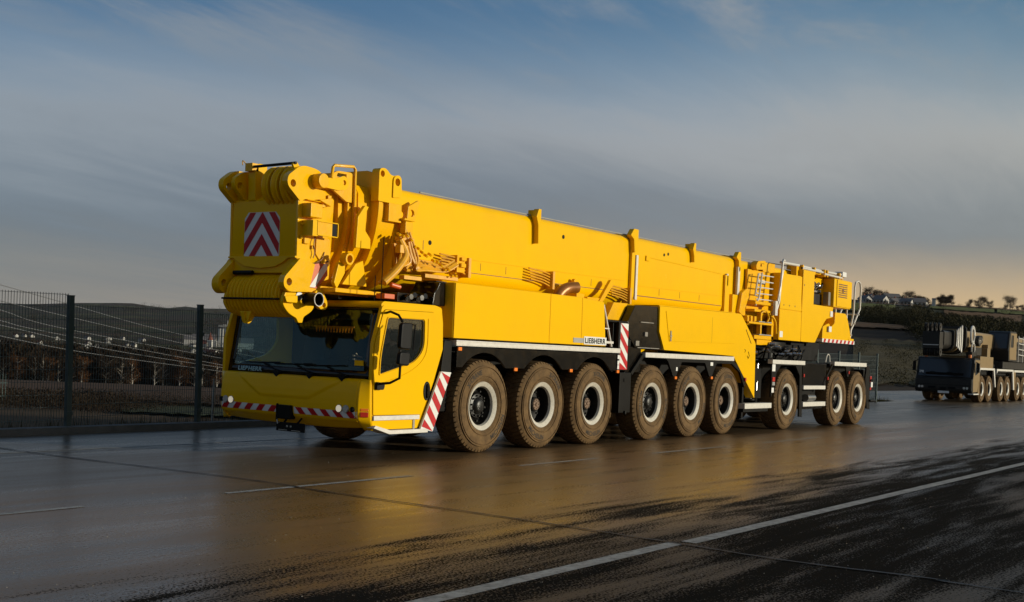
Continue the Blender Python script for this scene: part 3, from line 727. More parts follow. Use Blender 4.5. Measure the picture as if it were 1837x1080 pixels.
B().tube([(-2.60, 1.2, 0.50), (-2.69, 1.2, 0.42)], 0.014).tube([(-2.60, 1.46, 0.50), (-2.69, 1.46, 0.42)], 0.014).done('plate_bracket', 'plastic', cab)
for nm, mt_, z0, z1 in (('position_lamp', 'orange_lamp', 0.655, 0.695), ('reflector', 'red_lamp', 0.575, 0.645)):
    mk = B().box(-0.055, 0.055, -0.012, 0.012, z0, z1).done(nm, mt_, cab, bevel=0.006)
    mk.location = (-2.568, 0.106, 0); mk.rotation_euler = (0, 0, math.atan2(-0.137, 0.15))
B().box(-2.475, -1.50, 0.012, 0.039, 0.535, 0.598).done('sill_strip', 'alu', cab, bevel=0.004)
B().prism([(-2.50, 0.435), (-2.17, 0.345), (-1.33, 0.345), (-1.33, 0.40), (-2.15, 0.40), (-2.46, 0.47)], 'y', -0.015, 0.20).done('entry_step', 'alu', cab, bevel=0.006)
B().box(-1.62, -1.58, 0.03, 0.18, 0.40, 0.53).done('step_bracket', 'steel', cab)
# windscreen
WZ0, WZ1 = 1.085, 2.055
def ws(y, z, d=0.0):
    c = abs((y - 1.48) / 1.3); t = (z - WZ0) / (WZ1 - WZ0)
    return (-2.535 + 0.165 * t + 0.05 * c * c + 0.05 * max(0, c - 0.75) ** 1.5 + d, y, z)
WY0, WY1 = 0.13, 2.83
wy = lambda u, v: (WY0 + 0.02 * v) + (WY1 - WY0 - 0.04 * v) * u
B().grid(lambda u, v: ws(wy(u, v), WZ0 + (WZ1 - WZ0) * v), 40, 14).done('windscreen', 'windscreen_glass', cab, smooth=180)
bd = B()
def strip(u0, u1, v0, v1, nu, nv, d=-0.006): bd.grid(lambda u, v: ws(wy(u0 + (u1 - u0) * u, v0 + (v1 - v0) * v), WZ0 + (WZ1 - WZ0) * (v0 + (v1 - v0) * v), d), nu, nv)
strip(0, 1, 0, 0.11, 40, 2); strip(0, 1, 0.96, 1, 40, 1); strip(0, 0.035, 0.11, 0.96, 2, 10); strip(0.968, 1, 0.11, 0.96, 2, 10)
bd.done('windscreen_border', 'black_gloss', cab, solid=0.006, smooth=60)
for y0, y1 in ((0.05, 0.15), (2.81, 2.91)):
    q = B(); q.grid(lambda u, v: (ws(y0 + (y1 - y0) * u, WZ0 + (WZ1 - WZ0) * v)[0] + (0.03 if (u > 0.5) == (y0 > 1) else 0.012), y0 + (y1 - y0) * u, WZ0 + (WZ1 - WZ0) * v), 2, 6)
    q.done('pillar', 'black_gloss', cab, solid=0.02)
tx = link('windscreen_lettering', text_mesh('LIEBHERR', 0.52, 0.062, 0.035), 'teal_print', cab)
tx.rotation_euler = (R_(80.5), 0, R_(-90)); tx.location = (ws(2.34, 1.11)[0] - 0.014 + 0.0, 2.60, 1.105)
tx.rotation_euler = (R_(80.5), 0, R_(-90 - 3.4))
for y in (1.68, 1.05, 0.47):
    B().prism(rnd([(y + 0.10, 1.115), (y - 0.05, 1.115), (y + 0.0, 1.035)], 0.01), 'x', front_x(y, 1.06) - 0.012, front_x(y, 1.06) + 0.06).done('wiper_motor_cover', 'plastic', cab, bevel=0.008)
    a = Vector(ws(y, 1.10, -0.03)); b_ = Vector(ws(y + 0.42, 1.235, -0.028)); c_ = Vector(ws(y + 0.80, 1.225, -0.022)); d_ = Vector(ws(y + 0.05, 1.25, -0.022))
    B().tube([a, b_], 0.012).tube([c_, b_, d_], 0.009).done('wiper', 'plastic', cab)
B().box(-2.475, -2.468, 0.24, 0.40, 1.26, 1.33).done('permit_card', 'yellow', cab)
# interior
B().prism(rnd([(-2.42, 0.72), (-2.45, 1.12), (-2.20, 1.24), (-2.02, 1.18), (-2.08, 0.95), (-2.2, 0.72)], 0.05), 'y', 0.14, 2.82).done('dashboard', 'interior', cab, bevel=0.02)
def seat(y):
    s = B().box(-1.85, -1.36, y - 0.24, y + 0.24, 1.0, 1.14).prism(rnd([(-1.44, 1.1), (-1.30, 1.1), (-1.20, 1.72), (-1.32, 1.74)], 0.05), 'y', y - 0.23, y + 0.23).prism(rnd([(-1.31, 1.76), (-1.22, 1.75), (-1.19, 1.92), (-1.28, 1.93)], 0.04), 'y', y - 0.12, y + 0.12).box(-1.75, -1.45, y - 0.15, y + 0.15, 0.72, 1.0)
    s.done('seat', 'seat_cloth', cab, bevel=0.03)
seat(0.72); seat(2.2)
sw = B(); c0 = Vector((-1.98, 0.70, 1.25)); ax_ = Vector((0.55, 0, 0.83)); a1 = Vector((0, 1, 0)); a2 = ax_.cross(a1)
sw.tube([c0 + a1 * (0.21 * math.cos(t)) + a2 * (0.21 * math.sin(t)) for t in np.linspace(0, 2 * math.pi, 28)], 0.016).tube([c0 - a1 * 0.2, c0, c0 + a1 * 0.2], 0.014).tube([c0, c0 - ax_ * 0.28], 0.03)
sw.done('steering_wheel', 'plastic', cab)
B().box(-2.18, -2.12, 1.2, 1.55, 1.72, 2.0).done('roof_console', 'interior', cab, bevel=0.01)
B().box(-2.26, -2.24, 0.3, 2.6, 1.88, 2.02).done('sun_visor', 'interior', cab, bevel=0.01)
fr_ = B()
for k in range(13): fr_.prism([(0.70 + k * 0.055, 1.78), (0.75 + k * 0.055, 1.78), (0.725 + k * 0.055, 1.70)], 'x', -2.20, -2.195)
fr_.box(-2.2, -2.19, 0.68, 1.44, 1.775, 1.79).done('reflection_fringe', 'orange_lamp', cab)  # added amber pennants imitating the sheaves' reflection in the windscreen
# mirror and its arms
mir = B().prism(rnd([(-2.46, 1.515), (-2.225, 1.505), (-2.205, 1.865), (-2.44, 1.86)], 0.05), 'y', -0.38, -0.31).done('mirror_housing', 'plastic', K, bevel=0.02)
B().prism(rnd([(-2.47, 1.30), (-2.25, 1.285), (-2.24, 1.47), (-2.45, 1.475)], 0.045), 'y', -0.38, -0.31).done('mirror_housing', 'plastic', mir, bevel=0.02)
B().tube([(-2.285, 0.03, 1.99), (-2.36, -0.1, 2.005), (-2.38, -0.26, 1.96), (-2.36, -0.32, 1.87)], 0.017).tube([(-2.215, -0.24, 1.86), (-2.195, -0.40, 1.84), (-2.215, -0.40, 1.50)], 0.012).done('mirror_arm', 'plastic', mir)
B().tube([(-2.36, -0.30, 1.50), (-2.38, -0.30, 1.46)], 0.02).tube([(-2.35, -0.3, 1.29), (-2.33, -0.28, 1.12), (-2.38, -0.16, 1.05), (-2.42, 0.0, 1.03)], 0.018).prism(rnd([(-2.47, 0.95), (-2.33, 0.95), (-2.31, 1.03), (-2.47, 1.06)], 0.03), 'y', -0.02, 0.03).done('mirror_arm', 'plastic', mir)
# mudguard panel behind the cab with slanted warning stripes
mg = B().prism([(-1.50, 0.40), (-1.22, 0.355), (-0.84, 1.20), (-1.08, 1.21)], 'y', -0.012, 0.02).done('warning_panel', 'white', K, bevel=0.003)
stripes(mg, None, [(-1.49, -0.015, 0.402), (-1.225, -0.015, 0.36), (-0.846, -0.015, 1.195), (-1.075, -0.015, 1.205)], 1, 0.0, width=0.0)
b = B()
bl, br, tr, tl = Vector((-1.49, -0.015, 0.402)), Vector((-1.225, -0.015, 0.36)), Vector((-0.846, -0.015, 1.195)), Vector((-1.075, -0.015, 1.205))
for i in range(5):
    v0 = -0.18 + i * 0.245
    P = [(0, v0 + 0.22), (0, v0 + 0.345), (1, v0 + 0.125), (1, v0)]
    P = [(u, min(1, max(0, v))) for u, v in P]
    pts = [(bl * (1 - u) + br * u) * (1 - v) + (tl * (1 - u) + tr * u) * v for u, v in P]
    b.add(pts, [(0, 1, 2, 3)])
b.done('red_stripe', 'red', mg, smooth=0, recalc=False)
B().prism([(-1.42, 0.36), (-1.2, 0.36), (-0.80, 1.22), (-0.80, 1.66), (-0.98, 1.66), (-1.04, 1.2)], 'y', 0.025, 0.6).done('mudguard', 'black', K, bevel=0.01)

# -- engine housing behind the cab ---------------------------------------------
eh = B().prism([(-0.83, 1.695), (3.55, 1.695), (3.47, 2.465), (2.74, 2.505), (-0.83, 2.505)], 'y', 0.008, 0.62).done('engine_housing', 'yellow', K, bevel=0.015)
for p in ([(-0.815, 1.70), (1.742, 1.70), (1.742, 2.50), (-0.815, 2.50)], [(1.752, 1.70), (2.745, 1.70), (2.735, 2.50), (1.752, 2.50)], [(2.755, 1.70), (3.575, 1.70), (3.465, 2.46), (2.745, 2.497)]):
    B().prism(p, 'y', -0.006, 0.009).done('housing_panel', 'yellow', eh, bevel=0.004)
B().box(-0.62, -0.08, -0.010, -0.006, 2.10, 2.108).done('panel_crease', 'yellow', eh)
B().box(-0.95, -0.70, 0.25, 0.5, 2.506, 2.52).done('hatch', 'plastic', eh)
pl = B().box(2.83, 3.585, -0.014, -0.0065, 1.712, 1.848).done('name_plate', 'white', eh, bevel=0.002)
t_ = link('plate_lettering', text_mesh('LIEBHERR', 0.69, 0.092, 0.03), 'ink', eh); t_.rotation_euler = (R_(90), 0, 0); t_.location = (2.862, -0.0165, 1.733)
B().box(2.49, 2.82, -0.012, -0.0065, 1.735, 1.815).done('type_plate', 'grey_print', eh)
rail = B().box(-0.76, 4.08, -0.022, 0.10, 1.59, 1.672).box(-0.76, 4.08, -0.026, -0.0215, 1.60, 1.612).box(-0.76, 4.08, -0.026, -0.0215, 1.65, 1.662).done('side_rail', 'alu', K, bevel=0.004)
B().box(-0.76, 4.08, 0.10, 2.95, 1.60, 1.66).done('deck_plate', 'black', K)
fe = B().prism([(-0.83, 1.695), (3.55, 1.695), (3.5, 2.465), (-0.83, 2.505)], 'y', 2.38, 2.99).done('engine_housing', 'yellow', K, bevel=0.015)
def arches(xs, x0, x1, top, low, r=0.80):
    P = [(x0, top), (x0, low)]
    for x in np.arange(x0 + 0.02, x1, 0.04):
        z = low
        for c in xs:
            if abs(x - c) < r: z = max(z, WR + math.sqrt(r * r - (x - c) ** 2))
        P.append((float(x), min(z, top - 0.03)))
    P += [(x1, low), (x1, top)]
    return P
B().prism(arches(AX[:3], -0.72, 3.98, 1.575, 1.275), 'y', -0.008, 0.03).done('wheel_arch_panel', 'black_gloss', K, bevel=0.006)
B().prism(arches(AX[:3], -0.72, 3.98, 1.575, 1.275), 'y', 2.97, 3.008).done('wheel_arch_panel', 'black', K)
def marker(x, z, y=-0.03, m='orange_lamp', w=0.09, h=0.055):
    B().box(x - w / 2, x + w / 2, y, y + 0.03, z - h / 2, z + h / 2).done('marker_lamp', m, K, bevel=0.008)
for x, z in ((-0.67, 1.545), (0.80, 1.262), (2.44, 1.262), (4.02, 1.262), (6.29, 1.165), (7.90, 1.175)): marker(x, z)
for x, z in ((9.60, 1.15), (13.0, 1.26), (14.62, 1.2), (16.15, 1.36)): marker(x, z, m='red_lamp', w=0.06, h=0.08)

# -- front outrigger between axles 3 and 4 ---------------------------------------
of = B().box(3.66, 4.02, 0.30, 0.42, 1.69, 2.13).box(4.06, 4.40, 0.012, 0.2, 1.28, 2.15).box(4.16, 4.58, 0.01, 0.36, 0.52, 1.25).box(4.0, 4.06, 0.1, 0.4, 1.25, 2.16).box(3.66, 4.4, 0.05, 0.4, 2.13, 2.17).done('front_outrigger', 'black', K, bevel=0.012)
sp = B().box(4.09, 4.37, -0.006, 0.012, 1.30, 2.125).done('warning_panel', 'white', of, bevel=0.002)
def bars(quad, n, slope, parent):
    bl, br, tr, tl = [Vector(p) for p in quad]; b = B()
    for i in range(-2, int(n) + 3):
        v0 = i / n; P = [(0, v0 + slope), (0, v0 + slope + 0.5 / n), (1, v0 + 0.5 / n), (1, v0)]
        P = [(u, min(1, max(0, v))) for u, v in P]
        if abs(P[0][1] - P[1][1]) + abs(P[2][1] - P[3][1]) < 0.01: continue
        b.add([(bl * (1 - u) + br * u) * (1 - v) + (tl * (1 - u) + tr * u) * v for u, v in P], [(0, 1, 2, 3)])
    return b.done('red_stripe', 'red', parent, smooth=0, recalc=False)
bars([(4.09, -0.009, 1.30), (4.37, -0.009, 1.30), (4.37, -0.009, 2.125), (4.09, -0.009, 2.125)], 3, 0.32, of)
B().box(3.69, 3.99, 0.285, 0.299, 1.71, 2.11).done('warning_panel', 'white', of)
bars([(3.69, 0.281, 1.71), (3.99, 0.281, 1.71), (3.99, 0.281, 2.11), (3.69, 0.281, 2.11)], 1.6, 0.6, of)
B().cyl((4.37, 0.0, 0.56), (4.37, 0.0, 0.50), 0.03).box(4.4, 4.48, -0.005, 0.01, 1.72, 1.84).box(4.30, 4.36, -0.004, 0.01, 1.08, 1.14).done('outrigger_fitting', 'black', of, bevel=0.004)
B().tube([(3.49, 0.02, 2.42), (3.82, 0.02, 1.70)], 0.022).box(3.52, 3.70, 0.0, 0.03, 2.0, 2.02).box(3.60, 3.86, 0.0, 0.03, 1.75, 1.79).done('ladder_strut', 'alu', K)
for z0 in (1.42, 1.52, 1.34): B().box(4.015, 4.075, -0.012, 0.0, z0 - 0.035, z0 + 0.035).done('notice_plate', 'white', of)
# black tool box with a yellow bracket and rope roller
bb = B().prism(rnd([(4.40, 2.16), (4.66, 2.475), (5.54, 2.495), (5.555, 2.03), (5.77, 1.70), (4.72, 1.70), (4.40, 1.95)], 0.03), 'y', 0.03, 0.62).box(4.42, 5.0, 0.06, 0.6, 1.25, 1.72).done('tool_box', 'black_gloss', K, bevel=0.012)
B().box(4.86, 5.36, 0.012, 0.03, 2.17, 2.185).box(5.02, 5.12, 0.0, 0.03, 1.92, 2.0).box(4.75, 5.6, 0.0, 0.03, 1.70, 1.715).box(4.70, 4.83, 0.012, 0.03, 1.74, 1.83).done('box_latch', 'steel', bb)
B().prism([(3.92, 2.18), (4.16, 2.50), (4.68, 2.505), (4.42, 2.18)], 'y', 0.20, 0.34).prism([(3.92, 2.18), (4.08, 2.46), (4.12, 2.46), (3.98, 2.18)], 'y', 0.34, 0.7).done('roller_bracket', 'yellow_worn', K, bevel=0.01)
B().lathe([(0.03, 0), (0.15, 0), (0.17, 0.02), (0.15, 0.05), (0.15, 0.09), (0.17, 0.12), (0.15, 0.14), (0.03, 0.14)], (3.86, 0.3, 2.33), n=28, close=True).done('rope_roller', 'yellow_worn', K)
# exhaust and stowed levers on top of the housing
B().tube(spline([(2.60, 0.46, 2.36), (2.68, 0.44, 2.54), (2.86, 0.40, 2.66), (3.06, 0.30, 2.69)], 20), 0.095, 18).done('exhaust_pipe', 'exhaust_metal', K)
B().cyl((3.055, 0.305, 2.6898), (3.068, 0.295, 2.690), 0.082, n=18).done('exhaust_mouth', 'ink', K)
B().prism(rnd([(3.95, 2.47), (4.08, 2.47), (4.50, 2.86), (4.45, 2.92), (4.37, 2.91)], 0.03), 'y', 0.40, 0.46).prism(rnd([(3.42, 2.60), (3.50, 2.55), (3.36, 2.84), (3.28, 2.86), (3.26, 2.80)], 0.03), 'y', 0.5, 0.56).box(3.6, 4.05, 0.42, 0.6, 2.45, 2.56).box(3.2, 3.46, 0.4, 0.6, 2.46, 2.60).done('stowed_bracket', 'yellow_worn', K, bevel=0.008)
for k, (x, z) in enumerate(((2.3, 2.84), (5.0, 2.74), (-0.1, 2.86))):
    b = B()
    for j in range(5): b.tube(spline([(x - 0.45, 0.52 - 0.01 * j, z + 0.09 - j * 0.045), (x - 0.1, 0.48, z + 0.06 - j * 0.045), (x + 0.22, 0.50, z + 0.02 - j * 0.05)], 10), 0.014, 6)
    b.box(x + 0.18, x + 0.24, 0.44, 0.62, z - 0.22, z + 0.08)
    b.done('hose_bundle', 'hose', K)

# -- rear hood over axles 4 to 6 --------------------------------------------------
ho = rnd([(5.555, 2.51), (9.25, 2.545), (9.33, 2.50), (10.10, 1.94), (10.15, 0.74), (8.96, 1.64), (5.80, 1.69), (5.575, 2.03)], [0.02, 0.04, 0.04, 0.03, 0.01, 0.02, 0.02, 0.02], 4)
hood = B().prism(ho, 'y', 0.0, 0.60).done('rear_hood', 'yellow', K, bevel=0.014)
pnl = rnd([(5.80, 2.43), (9.06, 2.405), (9.04, 1.90), (5.98, 1.86)], [0.01, 0.16, 0.06, 0.01], 5)
B().prism(pnl, 'y', -0.009, 0.003).done('hood_door', 'yellow', hood, bevel=0.003)
def groove(path, name='seam', w=0.006):
    return B().tube([(p[0], p[2] if len(p) > 2 else -0.004, p[1]) for p in path], w, 4).done(name, 'plastic', hood)
groove([(7.85, 2.405, -0.0085), (7.85, 1.89, -0.0085)], w=0.003); groove([(9.55, 2.22), (9.85, 1.93)]); groove([(9.52, 1.80), (9.57, 1.77), (9.53, 1.73)], 'recess_mark'); groove([(9.72, 1.75), (9.78, 1.66), (9.72, 1.6), (9.67, 1.66)], 'recess_mark')
B().box(6.0, 6.035, -0.028, -0.008, 1.86, 2.06).box(5.985, 6.05, -0.03, -0.008, 1.94, 1.98).done('hood_latch', 'steel', hood, bevel=0.004)
B().prism([(5.555, 2.515), (9.0, 2.55), (9.0, 2.562), (5.555, 2.527)], 'y', 0.02, 0.55).done('hood_lid', 'yellow', hood)
B().prism(ho, 'y', 2.40, 3.0).done('rear_hood', 'yellow', K, bevel=0.014)
B().box(5.03, 8.96, -0.022, 0.10, 1.535, 1.625).box(5.03, 8.96, -0.026, -0.0215, 1.545, 1.558).done('side_rail', 'alu', K, bevel=0.004)
af = B().prism([(4.60, 1.20), (5.02, 1.53), (5.90, 1.53), (5.98, 1.48), (6.0, 1.47), (6.23, 1.19), (6.35, 1.19), (6.58, 1.47), (7.62, 1.47), (7.84, 1.20), (7.96, 1.20), (8.16, 1.47), (8.92, 1.47), (9.34, 1.30), (9.60, 0.98), (9.66, 1.05), (9.42, 1.36), (9.0, 1.534), (5.0, 1.534), (4.98, 1.60), (4.55, 1.25)], 'y', 0.004, 0.05)
af.box(5.0, 9.0, 0.1, 2.9, 1.535, 1.60)
af.done('wheel_arch_frame', 'black', K, bevel=0.005)
B().box(4.98, 9.2, 0.36, 0.42, 0.9, 1.53).done('arch_liner', 'dark_frame', K)
B().box(6.33, 6.39, -0.002, 0.01, 1.30, 1.37).box(7.86, 7.98, -0.002, 0.01, 1.42, 1.49).done('notice_plate', 'white', K)

# -- hydraulics, steps and rear end ------------------------------------------------
B().box(9.64, 11.11, -0.01, 0.22, 0.515, 0.63).box(9.64, 11.11, -0.014, -0.0095, 0.53, 0.545).done('side_step', 'alu', K, bevel=0.004)
B().box(9.70, 11.05, 0.05, 0.2, 0.44, 0.51).box(9.72, 9.80, 0.1, 0.5, 0.3, 1.3).done('step_frame', 'dark_frame', K)
B().cyl((10.52, 0.28, 0.70), (10.52, 0.28, 1.45), 0.06, n=16).cyl((10.72, 0.22, 0.9), (10.85, 0.26, 1.5), 0.035, n=12).done('support_cylinder', 'steel', K)
spg = B()
for k in range(5): spg.lathe([(0.09, 0), (0.13, 0.015), (0.13, 0.03), (0.09, 0.045)], (0, 0, 0), n=20, close=True)
for k in range(5): B().cyl((10.42, 0.25, 0.68 + k * 0.06), (10.42, 0.25, 0.715 + k * 0.06), 0.14, n=20).done('spring_ring', 'black', K, bevel=0.01)
rr_ = random.Random(5)
hb = B()
for k in range(16):
    x = 10.25 + rr_.random() * 3.2; hb.tube(spline([(x, 0.25 + rr_.random() * 0.3, 1.35 + rr_.random() * 0.5), (x + rr_.uniform(-0.3, 0.5), 0.15 + rr_.random() * 0.2, 1.5 + rr_.random() * 0.4), (x + rr_.uniform(0.2, 0.8), 0.3, 1.7 + rr_.random() * 0.3)], 10), 0.022, 6)
hb.done('hydraulic_hose', 'black', K)
fb = B()
for k in range(14):
    x = 10.3 + rr_.random() * 3.4; z = 1.66 + rr_.random() * 0.3; fb.cyl((x, 0.30, z), (x + 0.05, 0.18, z), 0.02 + 0.03 * rr_.random(), n=8)
fb.done('hydraulic_fitting', 'steel', K)
B().box(11.06, 13.04, -0.02, 0.10, 1.51, 1.605).box(11.06, 13.04, -0.024, -0.0195, 1.52, 1.535).done('side_rail', 'alu', K, bevel=0.004)
B().prism([(11.08, 1.52), (11.08, 0.75), (11.20, 0.9), (11.35, 1.30), (11.6, 1.48), (12.5, 1.48), (12.78, 1.25), (12.84, 0.28), (13.02, 0.27), (12.90, 1.52)], 'y', 0.0, 0.04).box(11.08, 12.95, 0.36, 0.40, 0.5, 1.52).box(11.08, 13.0, 0.1, 2.9, 1.51, 1.57).done('wheel_arch_frame', 'black', K, bevel=0.005)
B().box(11.07, 11.25, -0.012, -0.0005, 1.34, 1.50).box(11.09, 11.22, -0.006, 0.0, 0.86, 0.97).done('notice_plate', 'white', K, bevel=0.002)
marker(11.17, 1.16, -0.02, 'red_lamp', 0.14, 0.1); marker(11.17, 1.06, -0.02, 'lamp_lens', 0.14, 0.08)
B().box(13.04, 14.5, -0.01, 0.2, 0.93, 1.02).done('side_step', 'alu', K, bevel=0.004)
B().box(13.04, 14.54, -0.01, 0.2, 0.52, 0.625).box(13.04, 14.54, -0.014, -0.0095, 0.53, 0.545).done('side_step', 'alu', K, bevel=0.004)
B().box(13.03, 14.6, 0.02, 0.24, 1.03, 1.56).box(13.1, 14.5, 0.06, 0.24, 0.45, 0.51).done('rear_tool_box', 'black_gloss', K, bevel=0.01)
B().cyl((13.5, 0.12, 0.72), (14.0, 0.12, 0.72), 0.09, n=14).done('air_tank', 'steel', K)
B().box(15.06, 17.52, -0.02, 0.10, 1.525, 1.625).box(15.06, 17.52, -0.024, -0.0195, 1.535, 1.55).done('side_rail', 'alu', K, bevel=0.004)
B().prism([(14.56, 1.10), (14.50, 1.12), (15.02, 1.52), (17.62, 1.52), (17.62, 1.45), (17.55, 1.2), (17.76, 0.40), (18.0, 0.38), (17.85, 1.53), (17.66, 1.56), (15.0, 1.56), (14.40, 1.10), (14.42, 0.9), (14.5, 0.9)], 'y', 0.005, 0.05).box(15.0, 17.6, 0.1, 2.9, 1.52, 1.58).box(14.9, 17.7, 0.38, 0.42, 0.5, 1.5).prism([(15.95, 1.53), (16.35, 1.53), (16.2, 1.25), (16.1, 1.25)], 'y', 0.006, 0.04).done('wheel_arch_frame', 'black', K, bevel=0.004)
B().box(17.75, 18.05, 0.15, 2.85, 0.55, 1.45).done('tail_frame', 'black', K, bevel=0.02)
tl_ = B().box(18.05, 18.16, 0.03, 0.3, 0.90, 1.28).done('tail_lamp', 'red_lamp', K, bevel=0.015)
B().tube([(17.9, -0.02, 0.62), (18.45, 0.0, 0.60), (18.5, 0.15, 0.60)], 0.03).tube([(17.98, 0.0, 1.15), (18.12, 0.0, 1.2), (18.12, 0.02, 1.02)], 0.02).done('tail_bracket', 'black', K)
B().box(17.98, 18.12, -0.015, 0.02, 0.98, 1.12).done('reflector_plate', 'white', K, bevel=0.003)
gr = B()
for x in (15.3, 16.3, 17.35): gr.tube([(x, 2.86, 1.58), (x, 2.86, 1.95)], 0.018)
for z in (1.75, 1.92): gr.tube([(13.6, 2.86, z), (17.4, 2.86, z)], 0.012)
gr.tube(spline([(15.0, 0.2, 1.6), (15.1, 0.2, 1.78), (15.25, 0.2, 1.78), (15.3, 0.2, 1.6)], 10), 0.016)
gr.done('deck_railing', 'alu', K)

# -- turntable and superstructure ---------------------------------------------------
B().lathe([(0.3, 0), (1.15, 0), (1.15, 0.10), (1.05, 0.12), (1.05, 0.22), (1.18, 0.24), (1.18, 0.36), (0.3, 0.36)], n=48).done('slewing_ring', 'black', K)
sr = bpy.data.objects[-1] if False else [o for o in K.children if o.name.startswith('slewing_ring')][0]
sr.rotation_euler = (R_(90), 0, 0); sr.location = (12.4, 1.5, 1.66)
sr.rotation_euler = (R_(90), 0, 0)
ub = B().box(10.3, 14.6, 0.42, 2.6, 1.62, 1.98).box(13.4, 14.9, 0.5, 2.5, 1.6, 2.1).prism([(14.3, 2.1), (15.2, 2.1), (15.1, 1.62), (14.2, 1.62)], 'y', 0.45, 0.62).done('turntable_base', 'dark_frame', K, bevel=0.015)
SY = 0.28
su = B().box(12.08, 13.45, SY + 0.02, 0.58, 2.07, 3.64).box(13.45, 14.22, SY + 0.02, 0.58, 2.07, 3.82).box(12.1, 16.9, 0.95, 2.2, 2.1, 3.3).prism([(14.22, 3.02), (15.65, 3.02), (15.60, 2.75), (15.2, 2.70), (14.98, 2.56), (14.46, 2.08), (14.22, 2.07)], 'y', SY + 0.01, 0.58).done('superstructure', 'yellow', K, bevel=0.012)
for p in ([(12.07, 2.80), (13.44, 2.80), (13.30, 3.645), (12.12, 3.63)], [(12.065, 2.075), (13.44, 2.075), (13.44, 2.785), (12.065, 2.785)], [(13.46, 2.075), (14.21, 2.075), (14.21, 3.82), (13.46, 3.82)]):
    B().prism(rnd(p, 0.012), 'y', SY, SY + 0.022).done('cabinet_door', 'yellow', su, bevel=0.005)
bt = B()
for x in (12.3, 12.65, 13.0): bt.cyl((x, SY - 0.004, 2.90), (x, SY + 0.005, 2.90), 0.02, n=8)
bt.cyl((13.55, SY - 0.004, 3.45), (13.55, SY + 0.005, 3.45), 0.025, n=8).done('door_lock', 'rust_pipe', su)
for x, z in ((12.2, 2.21), (15.5, 2.84), (15.45, 2.45)): B().box(x - 0.09, x + 0.09, SY - 0.006, SY + 0.002 + (0.03 if x > 15 else 0), z - 0.07, z + 0.07).done('safety_sign', 'white', su)
B().prism(rnd([(15.04, 2.20), (17.25, 2.20), (17.0, 2.6), (16.80, 2.86), (16.68, 2.905), (15.92, 2.905), (15.90, 2.62), (15.62, 2.50), (15.5, 2.60), (15.36, 2.58), (15.06, 2.50)], 0.03), 'y', SY + 0.05, 2.6).done('counterweight_tray', 'yellow', su, bevel=0.015)
B().box(15.0, 17.43, SY + 0.03, SY + 0.06, 2.11, 2.20).box(15.0, 17.4, SY + 0.06, 2.6, 2.12, 2.19).done('warning_edge', 'white', su)
b = B()
for k in range(8):
    x = 15.08 + k * 0.30; b.add([(x, SY + 0.027, 2.112), (x + 0.14, SY + 0.027, 2.112), (x + 0.20, SY + 0.027, 2.198), (x + 0.06, SY + 0.027, 2.198)], [(0, 1, 2, 3)])
b.done('red_stripe', 'red', su, smooth=0, recalc=False)
# open engine bay
B().box(14.25, 15.7, 0.95, 1.0, 3.0, 3.85).box(14.22, 15.7, 0.55, 0.95, 3.02, 3.05).box(14.23, 16.6, 0.4, 2.2, 3.80, 3.85).done('engine_bay', 'yellow_worn', su, bevel=0.008)
en = B().box(14.5, 15.5, 0.55, 0.92, 3.06, 3.34).box(14.6, 15.3, 0.58, 0.9, 3.34, 3.46)
for k in range(5): en.cyl((14.62 + k * 0.17, 0.52, 3.40), (14.62 + k * 0.17, 0.60, 3.40), 0.05, n=10)
en.tube(spline([(14.4, 0.6, 3.5), (14.8, 0.55, 3.58), (15.4, 0.6, 3.5), (15.6, 0.6, 3.62)], 14), 0.05, 9)
en.done('engine', 'hub_black', su, bevel=0.015)
eb = B()
for k in range(7): eb.tube(spline([(14.35 + 0.12 * k, 0.6, 3.45), (14.6 + 0.1 * k, 0.5, 3.55 + 0.03 * (k % 3)), (14.9 + 0.1 * k, 0.6, 3.48)], 8), 0.018, 6)
eb.box(15.45, 15.6, 0.36, 0.5, 3.06, 3.40).box(14.6, 15.0, 0.5, 0.56, 3.36, 3.40).done('engine_pipe', 'steel', su)
ra = B().box(15.68, 16.95, SY + 0.02, 1.3, 3.03, 3.77).done('radiator_box', 'yellow', su, bevel=0.02)
B().box(15.86, 16.97, SY + 0.0, SY + 0.022, 3.06, 3.75).done('radiator_door', 'yellow', su, bevel=0.006)
gl = B()
for k in range(7):
    z = 3.30 + k * 0.054
    if k in (3,): gl.box(15.96, 16.2, SY - 0.008, SY + 0.004, z, z + 0.026).box(16.38, 16.60, SY - 0.008, SY + 0.004, z, z + 0.026)
    else: gl.box(15.96, 16.60, SY - 0.008, SY + 0.004, z, z + 0.026)
gl.prism(circ((16.29, 3.49), 0.06, 12), 'y', SY - 0.009, SY + 0.003).v and done_each(gl, 'grille_slat', 'rust_pipe', su)
B().tube([(12.3, 0.4, 3.90), (13.4, 0.42, 3.92), (15.0, 0.42, 3.90), (16.6, 0.42, 3.92)], 0.035, 10).tube([(13.5, 0.34, 3.86), (14.9, 0.34, 3.86)], 0.03, 10).tube([(15.0, 0.34, 3.83), (16.3, 0.34, 3.82)], 0.03, 10).done('roof_pipe', 'alu', su)
B().box(16.45, 16.75, 0.36, 0.6, 3.86, 4.0).done('work_lamp', 'white', su, bevel=0.02)
pb_ = B()
for x in (13.5, 14.3, 15.0, 15.2, 16.1): pb_.box(x, x + 0.07, 0.32, 0.5, 3.76, 3.94)
done_each(pb_.box(13.3, 13.5, 0.4, 0.55, 3.64, 3.92).box(13.4, 14.2, 0.5, 0.7, 3.82, 3.95), 'pipe_bracket', 'yellow_worn', su, 0.006)
